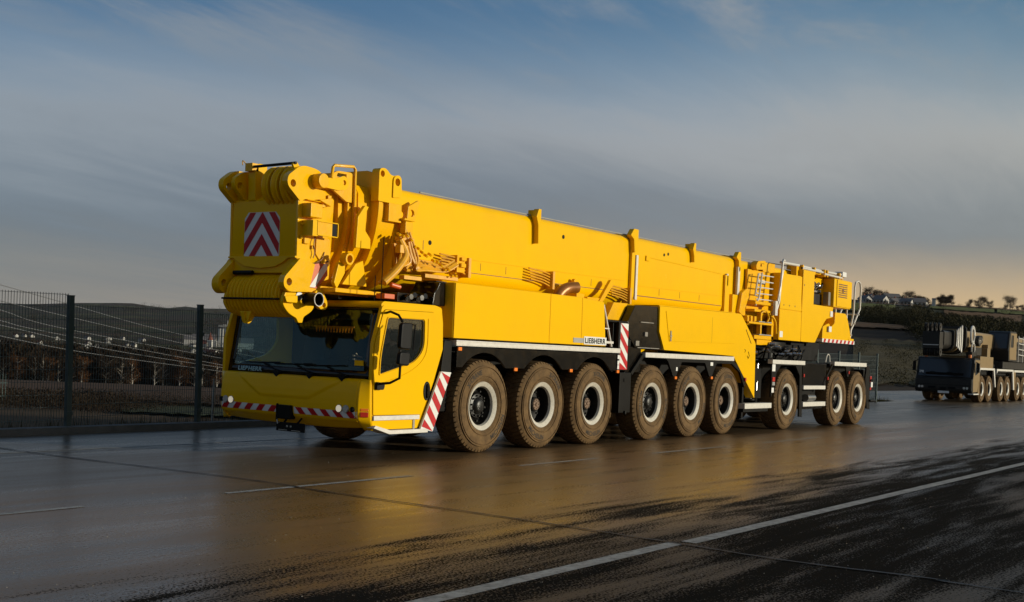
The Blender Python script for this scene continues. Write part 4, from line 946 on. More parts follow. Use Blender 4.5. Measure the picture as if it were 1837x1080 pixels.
# operator's stair, handrails and platforms at the front of the superstructure
st = B().box(10.70, 12.0, 0.52, 0.58, 2.68, 3.62).box(10.65, 11.72, SY, 0.55, 2.83, 2.90).box(10.62, 11.72, SY, 0.55, 2.66, 2.72).box(10.30, 11.70, SY - 0.02, 0.5, 2.38, 2.43).box(10.66, 11.74, SY, 0.5, 2.05, 2.14).box(10.9, 11.74, SY + 0.04, 0.5, 1.92, 2.05).box(11.62, 11.74, SY, 0.4, 2.05, 2.66).box(10.3, 10.38, SY + 0.02, 0.5, 2.36, 2.52).box(10.98, 11.06, SY, 0.1 + SY, 2.12, 2.66)
for x in (10.35, 10.55, 10.75): st.box(x, x + 0.1, SY + 0.05, SY + 0.15, 2.43, 2.56)
st.done('platform', 'yellow_worn', su, bevel=0.008)
B().box(10.82, 11.55, SY - 0.03, 0.5, 2.435, 2.455).box(10.86, 11.56, SY - 0.03, 0.5, 2.145, 2.165).done('step_grating', 'grey_print', su)
rg = B()
for z in (2.95, 3.08, 3.22, 3.36, 3.5): rg.tube([(10.80 + (z - 2.9) * 0.12, 0.34, z), (11.75, 0.34, z + 0.01)], 0.014)
rg.tube([(10.76, 0.33, 2.80), (10.94, 0.33, 3.0), (11.06, 0.33, 3.56), (10.86, 0.33, 3.52), (10.72, 0.33, 3.02), (10.84, 0.33, 3.02)], 0.022).box(11.30, 11.70, 0.505, 0.518, 3.33, 3.42)
rg.done('stair_rail', 'alu', su)
B().tube([(11.62, 0.2, 2.66), (11.80, 0.2, 2.95), (11.93, 0.2, 3.86), (12.02, 0.22, 3.93), (12.28, 0.3, 3.93)], 0.028, 8).tube([(11.72, 0.2, 2.95), (11.98, 0.2, 3.70)], 0.022, 8).box(11.56, 11.70, 0.18, 0.24, 2.62, 2.95).done('handrail', 'alu', su)
B().prism(rnd([(10.95, 3.62), (11.5, 3.66), (11.55, 3.80), (11.4, 3.86), (11.02, 3.82), (10.93, 3.72)], 0.06), 'y', 0.42, 0.56, [circ((11.2, 3.74), 0.04, 12)]).box(11.5, 12.2, 0.5, 0.8, 3.62, 3.84).done('pulley_bracket', 'yellow_worn', su, bevel=0.008)
done_each(B().prism(rnd([(10.1, 2.62), (10.22, 3.05), (10.46, 3.16), (10.60, 3.02), (10.42, 2.70), (10.45, 2.5)], 0.03), 'y', 0.42, 0.52).tube(spline([(11.5, 0.3, 2.65), (11.75, 0.26, 2.5), (11.85, 0.26, 2.2)], 10), 0.03).tube(spline([(10.9, 0.26, 2.62), (11.1, 0.22, 2.7), (11.3, 0.22, 2.55), (11.2, 0.22, 2.45)], 10), 0.02), 'lever', 'yellow_worn', su, 0.006)
# tail ladder with hoops
lad = B()
for y in (0.42, 0.92):
    lad.tube([(17.36, y, 2.14), (17.42, y, 2.5), (17.72, y, 2.75), (18.08, y, 3.10), (18.08, y, 3.66), (18.02, y, 3.80), (17.86, y, 3.85), (17.66, y, 3.80), (17.60, y, 3.66), (17.58, y, 2.95), (17.42, y, 2.62)], 0.024, 8)
for x, z in ((17.40, 2.36), (17.62, 2.68), (17.92, 2.94)): lad.tube([(x, 0.38, z), (x, 0.96, z)], 0.022, 8)
lad.tube([(16.98, 0.4, 3.02), (17.02, 0.4, 2.5)], 0.02).done('tail_ladder', 'alu', su)
B().box(17.0, 17.4, 0.32, 1.0, 2.2, 2.26).prism([(17.3, 2.2), (17.44, 2.2), (17.72, 2.75), (17.60, 2.75)], 'y', 0.60, 0.75).done('ladder_base', 'yellow', su, bevel=0.008)

# -- boom --------------------------------------------------------------------------
def uprof(hw, zt, zb, kink, n=14, r=0.12, c=1.5):
    P = []
    for k in range(5):
        t = math.pi / 2 * k / 4; P.append((c - hw + r - r * math.cos(t) * 1.0, zt - r + r * math.sin(t)))
    P = [(c - hw + r * (1 - math.cos(t)), zt - r + r * math.sin(t)) for t in np.linspace(0, math.pi / 2, 5)]
    P += [(2 * c - y, z) for y, z in reversed(P)]
    low = [(c + hw, kink)] + [(c + hw * math.cos(t) ** 0.7 if math.cos(t) > 0 else c, kink - 0.02 - (kink - 0.02 - zb) * math.sin(t) ** 1.25) for t in np.linspace(0.12, math.pi / 2, n)]
    P += low; P += [(2 * c - y, z) for y, z in reversed(low[:-1])]
    return P
bo = B().prism(uprof(0.90, 3.815, 2.30, 2.72), 'x', -1.55, 16.2).done('boom', 'yellow', K, smooth=30)
B().prism(uprof(0.915, 3.828, 2.28, 2.73), 'x', 5.56, 10.05).done('boom_reinforcement', 'yellow', bo, smooth=30)
for x0, x1, g in ((5.22, 5.50, 0.035), (10.02, 10.24, 0.05)):
    B().prism(uprof(0.90 + g + 0.02, 3.83 + g, 2.28, 2.73, r=0.2), 'x', x0 + 0.16, x1).done('boom_collar', 'yellow', bo, smooth=30)
    B().prism(rnd([(x0, 3.82), (x0 + 0.12, 3.95), (x1 + 0.02, 3.95), (x1 + 0.02, 3.55), (x0 + 0.17, 3.5), (x0 + 0.13, 3.75)], 0.02), 'y', 0.50, 0.60).done('collar_gusset', 'yellow', bo, bevel=0.006)
def ribplate(x, zt, zl):
    B().prism([(x - 0.06, 3.80), (x + 0.0, 3.93), (x + 0.08, 3.93), (x + 0.07, zl), (x + 0.02, zl - 0.02), (x, 3.66)], 'y', 0.50, 0.60).done('rib', 'yellow', bo, bevel=0.006)
    B().box(x + 0.002, x + 0.068, 0.601, 0.72, 3.78, 3.915).done('rib', 'yellow', bo, bevel=0.006)
ribplate(2.05, 3.93, 3.37); ribplate(7.92, 3.9, 3.55)
B().box(5.52, 5.60, 0.525, 0.565, 2.62, 3.47).done('guide_strip', 'alu', bo, bevel=0.005)
B().box(10.14, 10.25, 0.50, 0.555, 3.0, 3.62).done('guide_strip', 'alu', bo, bevel=0.01)
B().box(9.64, 9.71, 0.53, 0.58, 3.16, 3.43).done('guide_strip', 'alu', bo, bevel=0.01)
B().box(9.56, 9.80, 0.53, 0.60, 2.55, 3.40).box(9.9, 10.3, 0.50, 0.62, 2.5, 3.0).done('boom_bracket', 'yellow', bo, bevel=0.015)
B().prism([(6.0, 3.50), (9.45, 3.43), (9.45, 3.40), (6.0, 3.47)], 'y', 0.575, 0.60).box(5.98, 6.12, 0.56, 0.60, 3.40, 3.50).done('boom_ledge', 'yellow', bo, bevel=0.005)
B().prism([(-0.2, 2.735), (5.2, 2.745), (5.2, 2.735), (-0.2, 2.725)], 'y', 0.594, 0.601).prism([(5.6, 2.715), (9.5, 2.725), (9.5, 2.712), (5.6, 2.70)], 'y', 0.579, 0.588).done('boom_seam', 'rust_pipe', bo)
B().tube([(-0.9, 0.597, 2.93), (5.2, 0.597, 2.965)], 0.008, 4).tube([(5.6, 0.582, 2.90), (9.5, 0.582, 2.935)], 0.008, 4).done('boom_fold', 'yellow', bo)
sm = B()
for x in (0.6, 1.3, 4.0): sm.box(x, x + 0.006, 0.5955, 0.60, 2.78, 2.90)
for x in (6.6, 7.5, 8.4): sm.box(x, x + 0.006, 0.580, 0.585, 2.76, 2.89)
sm.box(-0.86, -0.852, 0.5955, 0.60, 2.98, 3.12).done('weld_mark', 'rust_pipe', bo)
hl = B()
for x, z, r in ((-0.70, 3.10, 0.035), (3.0, 3.56, 0.035)): hl.prism(circ((x, z), r, 14), 'y', 0.593, 0.6015)
for x, z in ((6.75, 3.58), (6.92, 3.61)): hl.prism(circ((x, z), 0.03, 12), 'y', 0.578, 0.5885)
hl.done('bolt_hole', 'ink', bo)
B().tube([(-0.9, 0.67, 3.825), (5.2, 0.67, 3.835), (10.0, 0.67, 3.855), (13.4, 0.67, 3.90)], 0.013, 6).done('boom_cable', 'grey_print', bo)
B().box(-0.95, 16, 1.2, 1.8, 3.81, 3.86).done('boom_top_plate', 'yellow', bo)
# ram cylinder lying under the boom
B().cyl((2.0, 1.5, 2.42), (11.0, 1.5, 2.2), 0.30, n=24).done('luffing_cylinder', 'yellow', K)
# collar rings of the telescopic sections, nested towards the head
def egg(hw, zt, zw, zb, c=1.5, n=16):
    P = [(hw * 0.74, zt), (hw * 0.90, zt - 0.04), (hw * 0.985, zt - 0.16), (hw, zw)]
    P += [(hw * math.cos(t), zw - (zw - zb) * math.sin(t)) for t in np.linspace(0, math.pi / 2, n)[1:]]
    return [(c + y, z) for y, z in P] + [(c - y, z) for y, z in reversed(P[:-1])]
def ringp(name, x0, x1, hw, zt, zw, zb, band):
    return B().prism(egg(hw, zt, zw, zb), 'x', x0, x1, [list(reversed(egg(hw - band, zt - band, zw, zb + band * 0.7)))]).done(name, 'yellow_worn', bo, bevel=0.008, smooth=35)
B().prism(egg(0.80, 3.80, 3.4, 2.34), 'x', -2.2, -1.5).done('boom_section', 'yellow_worn', bo, smooth=30)
B().prism(egg(0.66, 3.70, 3.3, 2.36), 'x', -2.45, -1.9).done('boom_section', 'yellow_worn', bo, smooth=30)
B().prism(egg(0.52, 3.60, 3.2, 2.42), 'x', -2.75, -2.2).done('boom_section', 'yellow_worn', bo, smooth=30)
ringp('section_collar', -1.94, -1.86, 0.95, 4.0, 3.56, 2.18, 0.20)
ringp('section_collar', -1.86, -1.50, 0.925, 3.93, 3.50, 2.22, 0.10)
ringp('section_collar', -2.34, -2.26, 0.735, 3.78, 3.30, 2.18, 0.18)
ringp('section_collar', -2.26, -2.16, 0.78, 3.82, 3.34, 2.20, 0.12)
B().prism(egg(0.58, 3.44, 3.2, 2.40), 'x', -2.50, -2.46).done('gap_shade_plate', 'ink', bo)  # black plate painting in the shade of the gap behind the head
def lug(name, pts, r, holes, y0, y1, parent, m='yellow', bev=0.01):
    return B().prism(rnd(pts, r, 6), 'y', y0, y1, [circ(h[:2], h[2], 18) for h in holes]).done(name, m, parent, bevel=bev)
for y0 in (0.53, 2.33):
    lug('boom_lug', [(-1.98, 3.56), (-1.98, 4.02), (-1.84, 4.04), (-1.72, 3.94), (-1.50, 3.99), (-1.47, 3.55)], [0.02, 0.08, 0.10, 0.1, 0.10, 0.02], [(-1.91, 3.95, 0.045), (-1.60, 3.87, 0.055)], y0, y0 + 0.14, bo)
lug('pin_plate', [(-1.69, 3.64), (-1.69, 3.95), (-1.52, 3.97), (-1.50, 3.66)], [0.02, 0.08, 0.08, 0.02], [(-1.60, 3.87, 0.055)], 0.51, 0.529, bo)
# brackets and hose plates beside the collars
B().box(-1.78, -1.5, 0.50, 0.60, 3.30, 3.56).box(-1.52, -1.28, 0.42, 0.60, 3.34, 3.37).prism([(-1.24, 3.36), (-1.14, 3.64), (-1.18, 3.66), (-1.40, 3.55), (-1.42, 3.36)], 'y', 0.46, 0.50, [circ((-1.32, 3.46), 0.05, 14)]).box(-1.47, -1.30, 0.44, 0.54, 3.16, 3.33).prism([(-1.35, 3.2), (-1.0, 2.86), (-1.05, 2.86), (-1.45, 3.2)], 'y', 0.50, 0.60).done('hose_bracket', 'yellow_worn', bo, bevel=0.008)
# tall plates, steps and the looped grab frame between the sections
B().prism([(-2.35, 2.87), (-2.33, 3.30), (-2.19, 3.47), (-2.11, 3.46), (-2.17, 3.36), (-2.16, 3.12), (-2.05, 3.02), (-2.04, 2.88)], 'y', 0.58, 0.64).done('side_plate', 'yellow', bo, bevel=0.008)
B().prism([(-2.71, 2.37), (-2.63, 2.65), (-2.50, 2.66), (-2.50, 2.51), (-2.65, 2.28)], 'y', 0.62, 0.68).done('side_plate', 'yellow', bo, bevel=0.008)
B().prism([(-2.46, 2.36), (-2.2, 2.66), (-2.05, 2.72), (-1.95, 2.36)], 'y', 0.70, 0.76).done('side_plate', 'yellow', bo, bevel=0.008)
B().tube([(-2.74, 0.72, 3.78), (-2.72, 0.72, 3.93), (-2.69, 0.72, 3.96), (-2.31, 0.72, 3.995), (-2.27, 0.72, 3.96), (-2.26, 0.72, 3.46)], 0.022, 8).prism(rnd([(-2.74, 3.66), (-2.72, 3.84), (-2.60, 3.90), (-2.32, 3.91), (-2.26, 3.84), (-2.28, 3.5), (-2.40, 3.5)], 0.03), 'y', 0.74, 0.78, [rnd([(-2.62, 3.82), (-2.60, 3.87), (-2.42, 3.875), (-2.42, 3.82)], 0.01)]).done('grab_frame', 'yellow_worn', bo, bevel=0.0)
cl_ = B()
for k in range(12):
    z = 2.62 + k * 0.085; y_ = 1.5 - 0.62 * math.cos(math.asin(min(1, abs(z - 3.3) / 1.05))); cl_.box(-2.375, -2.34, y_, y_ + 0.05, z, z + 0.028)
done_each(cl_, 'collar_bolt', 'yellow_worn', bo, 0.006)
B().lathe([(0.05, 0), (0.085, 0), (0.085, 0.12), (0.05, 0.12)], (-2.52, 0.52, 2.70), n=22, close=True).done('roller', 'yellow_worn', bo, bevel=0.008)
# hose loops between the collars and the engine housing
rh = random.Random(11)
hs = B()
for k in range(12):
    y = 0.40 + 0.018 * k
    hs.tube(spline([(-1.45 + 0.05 * rh.random(), y, 3.12 + 0.1 * rh.random()), (-1.38 + 0.12 * rh.random(), y - 0.05, 2.82), (-1.5 + 0.35 * rh.random(), y - 0.08, 2.62 + 0.05 * rh.random()), (-1.05, y - 0.03, 2.66 + 0.012 * k), (-0.55, y, 2.68 + 0.012 * k), (-0.25, y, 2.80 + 0.012 * k)], 26), 0.017 + 0.006 * (k % 3), 7)
for k in range(6):
    hs.tube(spline([(-2.0 + 0.06 * k, 0.46, 2.42 + 0.02 * k), (-1.8, 0.40, 2.52 + 0.02 * k), (-1.65 + 0.05 * k, 0.38, 2.75), (-1.55, 0.42, 3.05)], 16), 0.016, 6)
hs.done('hose_bundle', 'hose', bo)
B().tube(spline([(-1.62, 0.42, 3.06), (-1.52, 0.38, 2.85), (-1.72, 0.36, 2.62), (-1.95, 0.40, 2.42)], 16), 0.06, 9).box(-1.66, -1.48, 0.36, 0.46, 2.86, 2.98).box(-1.62, -1.28, 0.42, 0.50, 3.05, 3.10).box(-1.5, -1.1, 0.40, 0.5, 2.50, 2.56).prism([(-1.60, 3.0), (-1.25, 3.1), (-0.92, 2.66), (-1.5, 2.6)], 'y', 0.545, 0.60).box(-1.0, -0.2, 0.42, 0.5, 2.56, 2.62).done('hose_guide', 'hose', bo, bevel=0.008)
ff = B()
for k in range(16): x = -1.7 + 0.09 * k; z = 3.10 - 0.035 * k + 0.08 * rh.random(); ff.cyl((x, 0.34, z), (x + 0.03, 0.42, z + 0.03), 0.022, n=8)
ff.box(-0.22, -0.02, 0.44, 0.60, 2.70, 2.96).box(-0.16, -0.04, 0.40, 0.46, 2.78, 2.84).box(-0.15, -0.03, 0.40, 0.46, 2.88, 2.93).done('hose_fitting', 'yellow_worn', bo, bevel=0.006)
# engine top behind the cab: black duct and boxes, red canister, aerials
B().prism(rnd([(-1.16, 2.15), (-1.12, 2.34), (-1.05, 2.40), (-1.0, 2.50), (-0.86, 2.50), (-0.86, 2.15)], 0.02), 'y', 0.14, 0.6).box(-1.75, -1.15, 0.3, 0.7, 2.16, 2.30).box(-2.3, -1.1, 0.9, 2.4, 2.16, 2.24).done('air_duct', 'black_gloss', K, bevel=0.015)
du = B()
for k in range(7): du.cyl((-1.62 + 0.08 * k, 0.22, 2.22 + 0.03 * (k % 3)), (-1.60 + 0.08 * k, 0.34, 2.25), 0.04, n=10)
du.done('engine_fitting', 'black_gloss', K)
B().cyl((-1.86, 0.34, 2.40), (-1.70, 0.30, 2.37), 0.035, n=12).box(-1.98, -1.72, 0.34, 0.5, 2.20, 2.27).box(-1.62, -1.48, 0.3, 0.42, 2.22, 2.28).done('filter_canister', 'orange_red', K, bevel=0.008)
B().tube([(-2.10, 0.30, 2.14), (-2.095, 0.30, 3.03)], 0.007, 5).tube([(-2.24, 0.30, 2.14), (-2.235, 0.30, 2.50)], 0.007, 5).done('aerial', 'plastic', K)
B().box(-2.95, -1.72, 0.86, 0.94, 2.22, 2.32).box(-2.7, -1.75, 0.60, 0.92, 2.24, 2.30).done('boom_rest', 'yellow_worn', K, bevel=0.01)

# -- boom head with sheaves ---------------------------------------------------------
hd_ = B().prism([(-3.20, 2.66), (-3.20, 3.45), (-2.98, 3.60), (-2.55, 3.60), (-2.55, 2.44), (-3.10, 2.40)], 'y', 0.89, 2.11).done('boom_head', 'yellow', K, bevel=0.012)
B().prism([(-3.215, 3.45), (-2.90, 3.53), (-2.52, 3.62), (-2.54, 2.92), (-2.565, 2.42), (-3.02, 2.27), (-3.19, 2.24), (-3.20, 2.66)], 'y', 0.855, 0.892).done('head_side_plate', 'yellow_gloss', hd_, bevel=0.006)
B().prism([(-3.215, 3.45), (-2.52, 3.62), (-2.565, 2.42), (-3.19, 2.24)], 'y', 2.108, 2.145).done('head_side_plate', 'yellow_worn', hd_, bevel=0.006)
wp = B().prism([(1.18, 2.70), (1.25, 2.63), (1.78, 2.63), (1.85, 2.70), (1.86, 3.20), (1.79, 3.285), (1.27, 3.285), (1.19, 3.20)], 'x', -3.206, -3.199).done('warning_board', 'white', hd_)
cv = B()
def clip_poly(P, test, cut):
    out = []
    for k in range(len(P)):
        a, c = P[k], P[(k + 1) % len(P)]
        if test(a): out.append(a)
        if test(a) != test(c): out.append(cut(a, c))
    return out
for k in range(-2, 4):                                              # chevrons pointing up
    for sgn in (-1, 1):
        z0 = 2.42 + k * 0.30; P = [(1.52, z0 + 0.42), (1.52, z0 + 0.57), (1.52 + sgn * 0.36, z0 + 0.57 - 0.47), (1.52 + sgn * 0.36, z0 + 0.42 - 0.47)]
        for lim, up in ((2.634, 1), (3.281, -1)):
            P = clip_poly(P, lambda q: (q[1] - lim) * up >= 0, lambda a, c: (a[0] + (c[0] - a[0]) * (lim - a[1]) / (c[1] - a[1]), lim)) if P else P
        for lim, up in ((1.186, 1), (1.852, -1)):
            P = clip_poly(P, lambda q: (q[0] - lim) * up >= 0, lambda a, c: (lim, a[1] + (c[1] - a[1]) * (lim - a[0]) / (c[0] - a[0]))) if P else P
        # bevelled corners of the board
        for cy, cz, dy, dz in ((1.186, 3.2, 1, -1), (1.852, 3.2, -1, -1), (1.186, 2.70, 1, 1), (1.852, 2.70, -1, 1)):
            fn = lambda q: (q[0] - cy) * dy + (q[1] - cz) * dz * 0.85 + 0.0
            if P: P = clip_poly(P, lambda q: fn(q) >= 0, lambda a, c: tuple(a[i] + (c[i] - a[i]) * fn(a) / (fn(a) - fn(c)) for i in (0, 1)))
        if len(P) > 2: cv.add([(-3.2085, y, z) for y, z in P], [tuple(range(len(P)))])
cv.done('red_chevron', 'red', hd_, smooth=0, recalc=False)
# upper ears and sheaves
lug('head_ear', [(-3.20, 3.42), (-3.44, 3.60), (-3.44, 3.72), (-3.20, 3.90), (-2.86, 3.88), (-2.66, 3.74), (-2.50, 3.76), (-2.5, 3.6), (-2.9, 3.5)], [0.02, 0.10, 0.10, 0.12, 0.14, 0.05, 0.1, 0.02, 0.02], [(-3.335, 3.635, 0.05)], 0.84, 0.94, hd_, 'yellow_gloss')
lug('head_ear', [(-3.20, 3.42), (-3.44, 3.60), (-3.44, 3.72), (-3.22, 3.88), (-2.9, 3.86), (-2.6, 3.6)], [0.02, 0.10, 0.10, 0.10, 0.1, 0.02], [(-3.335, 3.635, 0.05)], 2.06, 2.16, hd_)
lug('head_ear', [(-3.16, 3.42), (-3.40, 3.62), (-3.40, 3.74), (-3.22, 3.86), (-2.9, 3.84), (-2.6, 3.6)], [0.02, 0.10, 0.10, 0.10, 0.1, 0.02], [(-3.30, 3.645, 0.05)], 1.88, 1.95, hd_)
B().box(-3.18, -2.7, 1.95, 2.06, 3.46, 3.62).done('ear_web', 'yellow', hd_, bevel=0.01)
lug('head_web', [(-3.22, 3.44), (-3.24, 3.86), (-3.18, 3.96), (-3.02, 3.96), (-3.0, 3.44)], 0.03, [], 1.66, 1.80, hd_)
lug('head_arm', [(-2.92, 3.64), (-2.94, 3.76), (-2.64, 3.79), (-2.48, 3.85), (-2.38, 3.77), (-2.43, 3.66), (-2.60, 3.63)], [0.02, 0.04, 0.04, 0.05, 0.05, 0.05, 0.03], [(-2.485, 3.75, 0.035)], 0.715, 0.86, hd_)
B().cyl((-2.90, 0.70, 3.72), (-2.90, 0.86, 3.72), 0.10, n=20).box(-2.92, -2.62, 0.72, 0.86, 3.64, 3.67).done('head_hub', 'yellow_worn', hd_, bevel=0.01)
def sheave(name, c, y, R, w, parent, m='yellow'):
    B().lathe([(0.06, 0), (R * 0.85, 0.0), (R, -w * 0.10), (R + 0.004, w * 0.08), (R - 0.035, w * 0.42), (R - 0.035, w * 0.58), (R + 0.004, w * 0.92), (R, w * 1.10), (R * 0.85, w), (0.06, w)], (c[0], y, c[1]), n=40, close=True).done(name, m, parent, smooth=35)
for k in range(3): sheave('sheave', (-3.08, 3.63), 0.97 + k * 0.17, 0.275, 0.10, hd_)
B().tube([(-3.26, 0.88, 3.915), (-3.26, 1.70, 3.90)], 0.020, 10).done('guard_bar', 'plastic', hd_)
lug('bar_bracket', [(-3.30, 3.90), (-3.24, 3.95), (-3.18, 3.90), (-3.08, 3.72), (-3.16, 3.66)], [0.03, 0.04, 0.03, 0.01, 0.01], [], 0.90, 0.935, hd_)
B().box(-3.30, -3.18, 1.66, 1.80, 3.84, 3.95).tube(spline([(-3.27, 1.80, 3.93), (-3.29, 1.86, 3.99), (-3.27, 1.88, 3.93)], 8), 0.008, 5).done('bar_clamp', 'yellow_worn', hd_, bevel=0.01)
# lower sheave block
lug('head_ear', [(-3.18, 2.66), (-3.22, 2.62), (-3.47, 2.38), (-3.47, 2.26), (-3.36, 2.20), (-3.0, 2.22), (-2.9, 2.6)], [0.02, 0.02, 0.10, 0.10, 0.08, 0.02, 0.02], [(-3.37, 2.33, 0.05)], 0.80, 0.90, hd_, 'yellow_gloss')
lug('head_ear', [(-3.18, 2.66), (-3.22, 2.62), (-3.47, 2.38), (-3.47, 2.24), (-3.36, 2.16), (-3.0, 2.22), (-2.9, 2.6)], [0.02, 0.02, 0.10, 0.10, 0.08, 0.02, 0.02], [(-3.37, 2.31, 0.05)], 2.04, 2.12, hd_)
lug('head_ear', [(-3.16, 2.66), (-3.20, 2.60), (-3.45, 2.36), (-3.45, 2.24), (-3.36, 2.16), (-3.0, 2.22), (-2.9, 2.6)], [0.02, 0.02, 0.10, 0.10, 0.08, 0.02, 0.02], [(-3.36, 2.30, 0.05)], 2.135, 2.20, hd_)
# bowed lip between board and sheaves
lip = B()
lp = [(2.13, 2.66), (2.02, 2.66), (1.92, 2.60), (1.78, 2.545), (1.5, 2.52), (1.22, 2.545), (1.08, 2.60), (0.98, 2.66), (0.85, 2.66)]
lip.prism(lp + [(0.85, 2.685), (2.13, 2.685)], 'x', -3.235, -3.19).done('head_lip', 'yellow', hd_, bevel=0.004)
B().prism([(2.10, 2.66), (2.08, 2.40), (1.96, 2.46), (1.06, 2.46), (0.96, 2.38), (0.90, 2.40), (0.88, 2.66)], 'x', -3.20, -3.16).done('head_apron', 'yellow', hd_, bevel=0.006)
for k in range(14):
    y = 0.96 + k * 0.070 + (0.012 if k > 4 else 0) + (0.012 if k > 9 else 0)
    sheave('sheave', (-3.11, 2.155), y, 0.285, 0.062, hd_)
B().cyl((-3.11, 0.86, 2.155), (-3.11, 2.08, 2.155), 0.06, n=16).done('sheave_axle', 'steel', hd_)
B().tube([(-3.415, 0.93, 2.10), (-3.415, 2.02, 2.10)], 0.013, 8).done('guard_bar', 'plastic', hd_)
B().cyl((-3.25, 1.62, 2.46), (-3.25, 1.98, 2.46), 0.03, n=14).done('head_pin', 'plastic', hd_)
for y in (1.50, 1.30): lug('guard_lug', [(-3.44, 2.14), (-3.40, 2.06), (-3.2, 2.06), (-3.2, 2.16)], 0.02, [], y - 0.5, y - 0.46, hd_)
lug('block_cheek', [(-3.36, 2.20), (-3.42, 2.05), (-3.30, 1.92), (-3.14, 1.86), (-3.10, 1.80), (-3.02, 1.80), (-3.0, 1.88), (-2.82, 1.98), (-2.76, 2.2)], [0.02, 0.1, 0.1, 0.03, 0.02, 0.02, 0.03, 0.08, 0.02], [], 0.87, 0.93, hd_)
lug('block_cheek', [(-3.36, 2.20), (-3.40, 2.05), (-3.30, 1.92), (-3.0, 1.86), (-2.82, 1.98), (-2.76, 2.2)], 0.06, [], 1.98, 2.03, hd_)
lug('hitch_lug', [(-3.40, 1.92), (-3.36, 1.78), (-3.30, 1.76), (-3.24, 1.80), (-3.16, 1.92)], [0.01, 0.05, 0.05, 0.04, 0.01], [(-3.31, 1.82, 0.03)], 1.60, 1.66, hd_)
B().prism([(1.50, 1.93), (1.72, 1.93), (1.66, 1.80), (1.63, 1.765), (1.59, 1.765), (1.56, 1.80)], 'x', -3.36, -3.33, [circ((1.61, 1.82), 0.028, 12)]).done('hitch_lug', 'yellow', hd_, bevel=0.006)
tb = B(); ang = np.linspace(0, 2 * math.pi, 20, endpoint=False)
B().lathe([(0.073, 0.0), (0.087, 0.0), (0.087, 0.22), (0.073, 0.22)], (-2.99, 0.62, 2.12), n=24, close=True).done('axle_tube', 'black', hd_)
B().lathe([(0.084, 0.0), (0.092, 0.0), (0.092, 0.012), (0.084, 0.012)], (-2.99, 0.612, 2.12), n=24, close=True).done('tube_rim', 'alu', hd_)
lug('head_lug', [(-2.84, 2.25), (-2.72, 2.26), (-2.60, 2.10), (-2.62, 2.0), (-2.72, 1.99), (-2.90, 2.12)], [0.02, 0.03, 0.06, 0.06, 0.06, 0.02], [(-2.67, 2.06, 0.035)], 0.82, 0.88, hd_)
# side fittings on the head
bx_ = B().box(-3.13, -2.90, 0.70, 0.856, 3.21, 3.40).done('junction_box', 'yellow_worn', hd_, bevel=0.012)
fx = B().box(-3.12, -3.02, 0.66, 0.856, 2.96, 3.17).box(-3.04, -2.62, 0.66, 0.68, 3.16, 3.175).box(-3.04, -2.62, 0.66, 0.68, 2.975, 2.99).box(-2.635, -2.62, 0.66, 0.68, 2.975, 3.175).box(-3.04, -3.025, 0.66, 0.68, 2.975, 3.175).done('lamp_frame', 'yellow', hd_, bevel=0.003)
B().box(-3.02, -2.73, 0.675, 0.69, 2.99, 3.16).done('lamp_panel', 'yellow_worn', hd_)
B().box(-2.73, -2.64, 0.675, 0.69, 2.99, 3.16).done('lamp_window', 'ink', hd_)
lo = B()
for x, z, w_, h_ in ((-3.16, 3.10, 0.05, 0.03), (-2.78, 3.38, 0.06, 0.07), (-2.68, 3.50, 0.07, 0.06), (-3.10, 2.86, 0.10, 0.08), (-3.17, 2.92, 0.05, 0.05), (-2.95, 2.80, 0.04, 0.05)): lo.box(x, x + w_, 0.82, 0.857, z, z + h_)
done_each(lo.prism([(-2.86, 2.98), (-2.58, 2.96), (-2.60, 2.68), (-2.74, 2.62), (-2.86, 2.74)], 'y', 0.835, 0.857).box(-3.1, -2.75, 0.80, 0.857, 3.44, 3.455).prism([(-2.9, 3.47), (-2.62, 3.52), (-2.66, 3.40)], 'y', 0.78, 0.857), 'head_fitting', 'yellow_worn', hd_, 0.008)
cb = B()
cb.tube(spline([(-2.90, 0.82, 2.98), (-2.93, 0.81, 2.86), (-2.90, 0.82, 2.75), (-2.92, 0.82, 2.68)], 12), 0.007, 5).tube(spline([(-2.70, 0.83, 2.78), (-2.76, 0.81, 2.68), (-2.84, 0.83, 2.63)], 10), 0.007, 5).tube(spline([(-3.08, 0.84, 2.60), (-3.10, 0.83, 2.5), (-3.04, 0.83, 2.44), (-3.06, 0.84, 2.36)], 12), 0.008, 5).tube(spline([(-3.2, 0.85, 2.63), (-3.0, 0.84, 2.60), (-2.6, 0.85, 2.66)], 10), 0.010, 5)
cb.done('head_cable', 'rust_pipe', hd_)
sw_ = B().prism([(-3.165, 2.30), (-3.165, 2.60), (-2.62, 2.63), (-2.60, 2.47), (-2.72, 2.36), (-2.80, 2.28)], 'y', 0.846, 0.856).done('warning_panel', 'orange_red', hd_)
b = B()
for P in ([(-3.16, 2.32), (-3.16, 2.42), (-3.02, 2.60), (-2.92, 2.60)], [(-3.16, 2.48), (-3.16, 2.60), (-3.09, 2.60)], [(-2.95, 2.29), (-2.84, 2.29), (-2.61, 2.56), (-2.63, 2.62), (-2.68, 2.62)]):
    b.add([(x, 0.8435, z) for x, z in P], [tuple(range(len(P)))])
b.done('white_stripe', 'white', hd_, smooth=0, recalc=False)
B().box(-3.13, -2.97, 0.825, 0.846, 2.40, 2.45).done('rear_lamp', 'red_lamp', hd_, bevel=0.006)
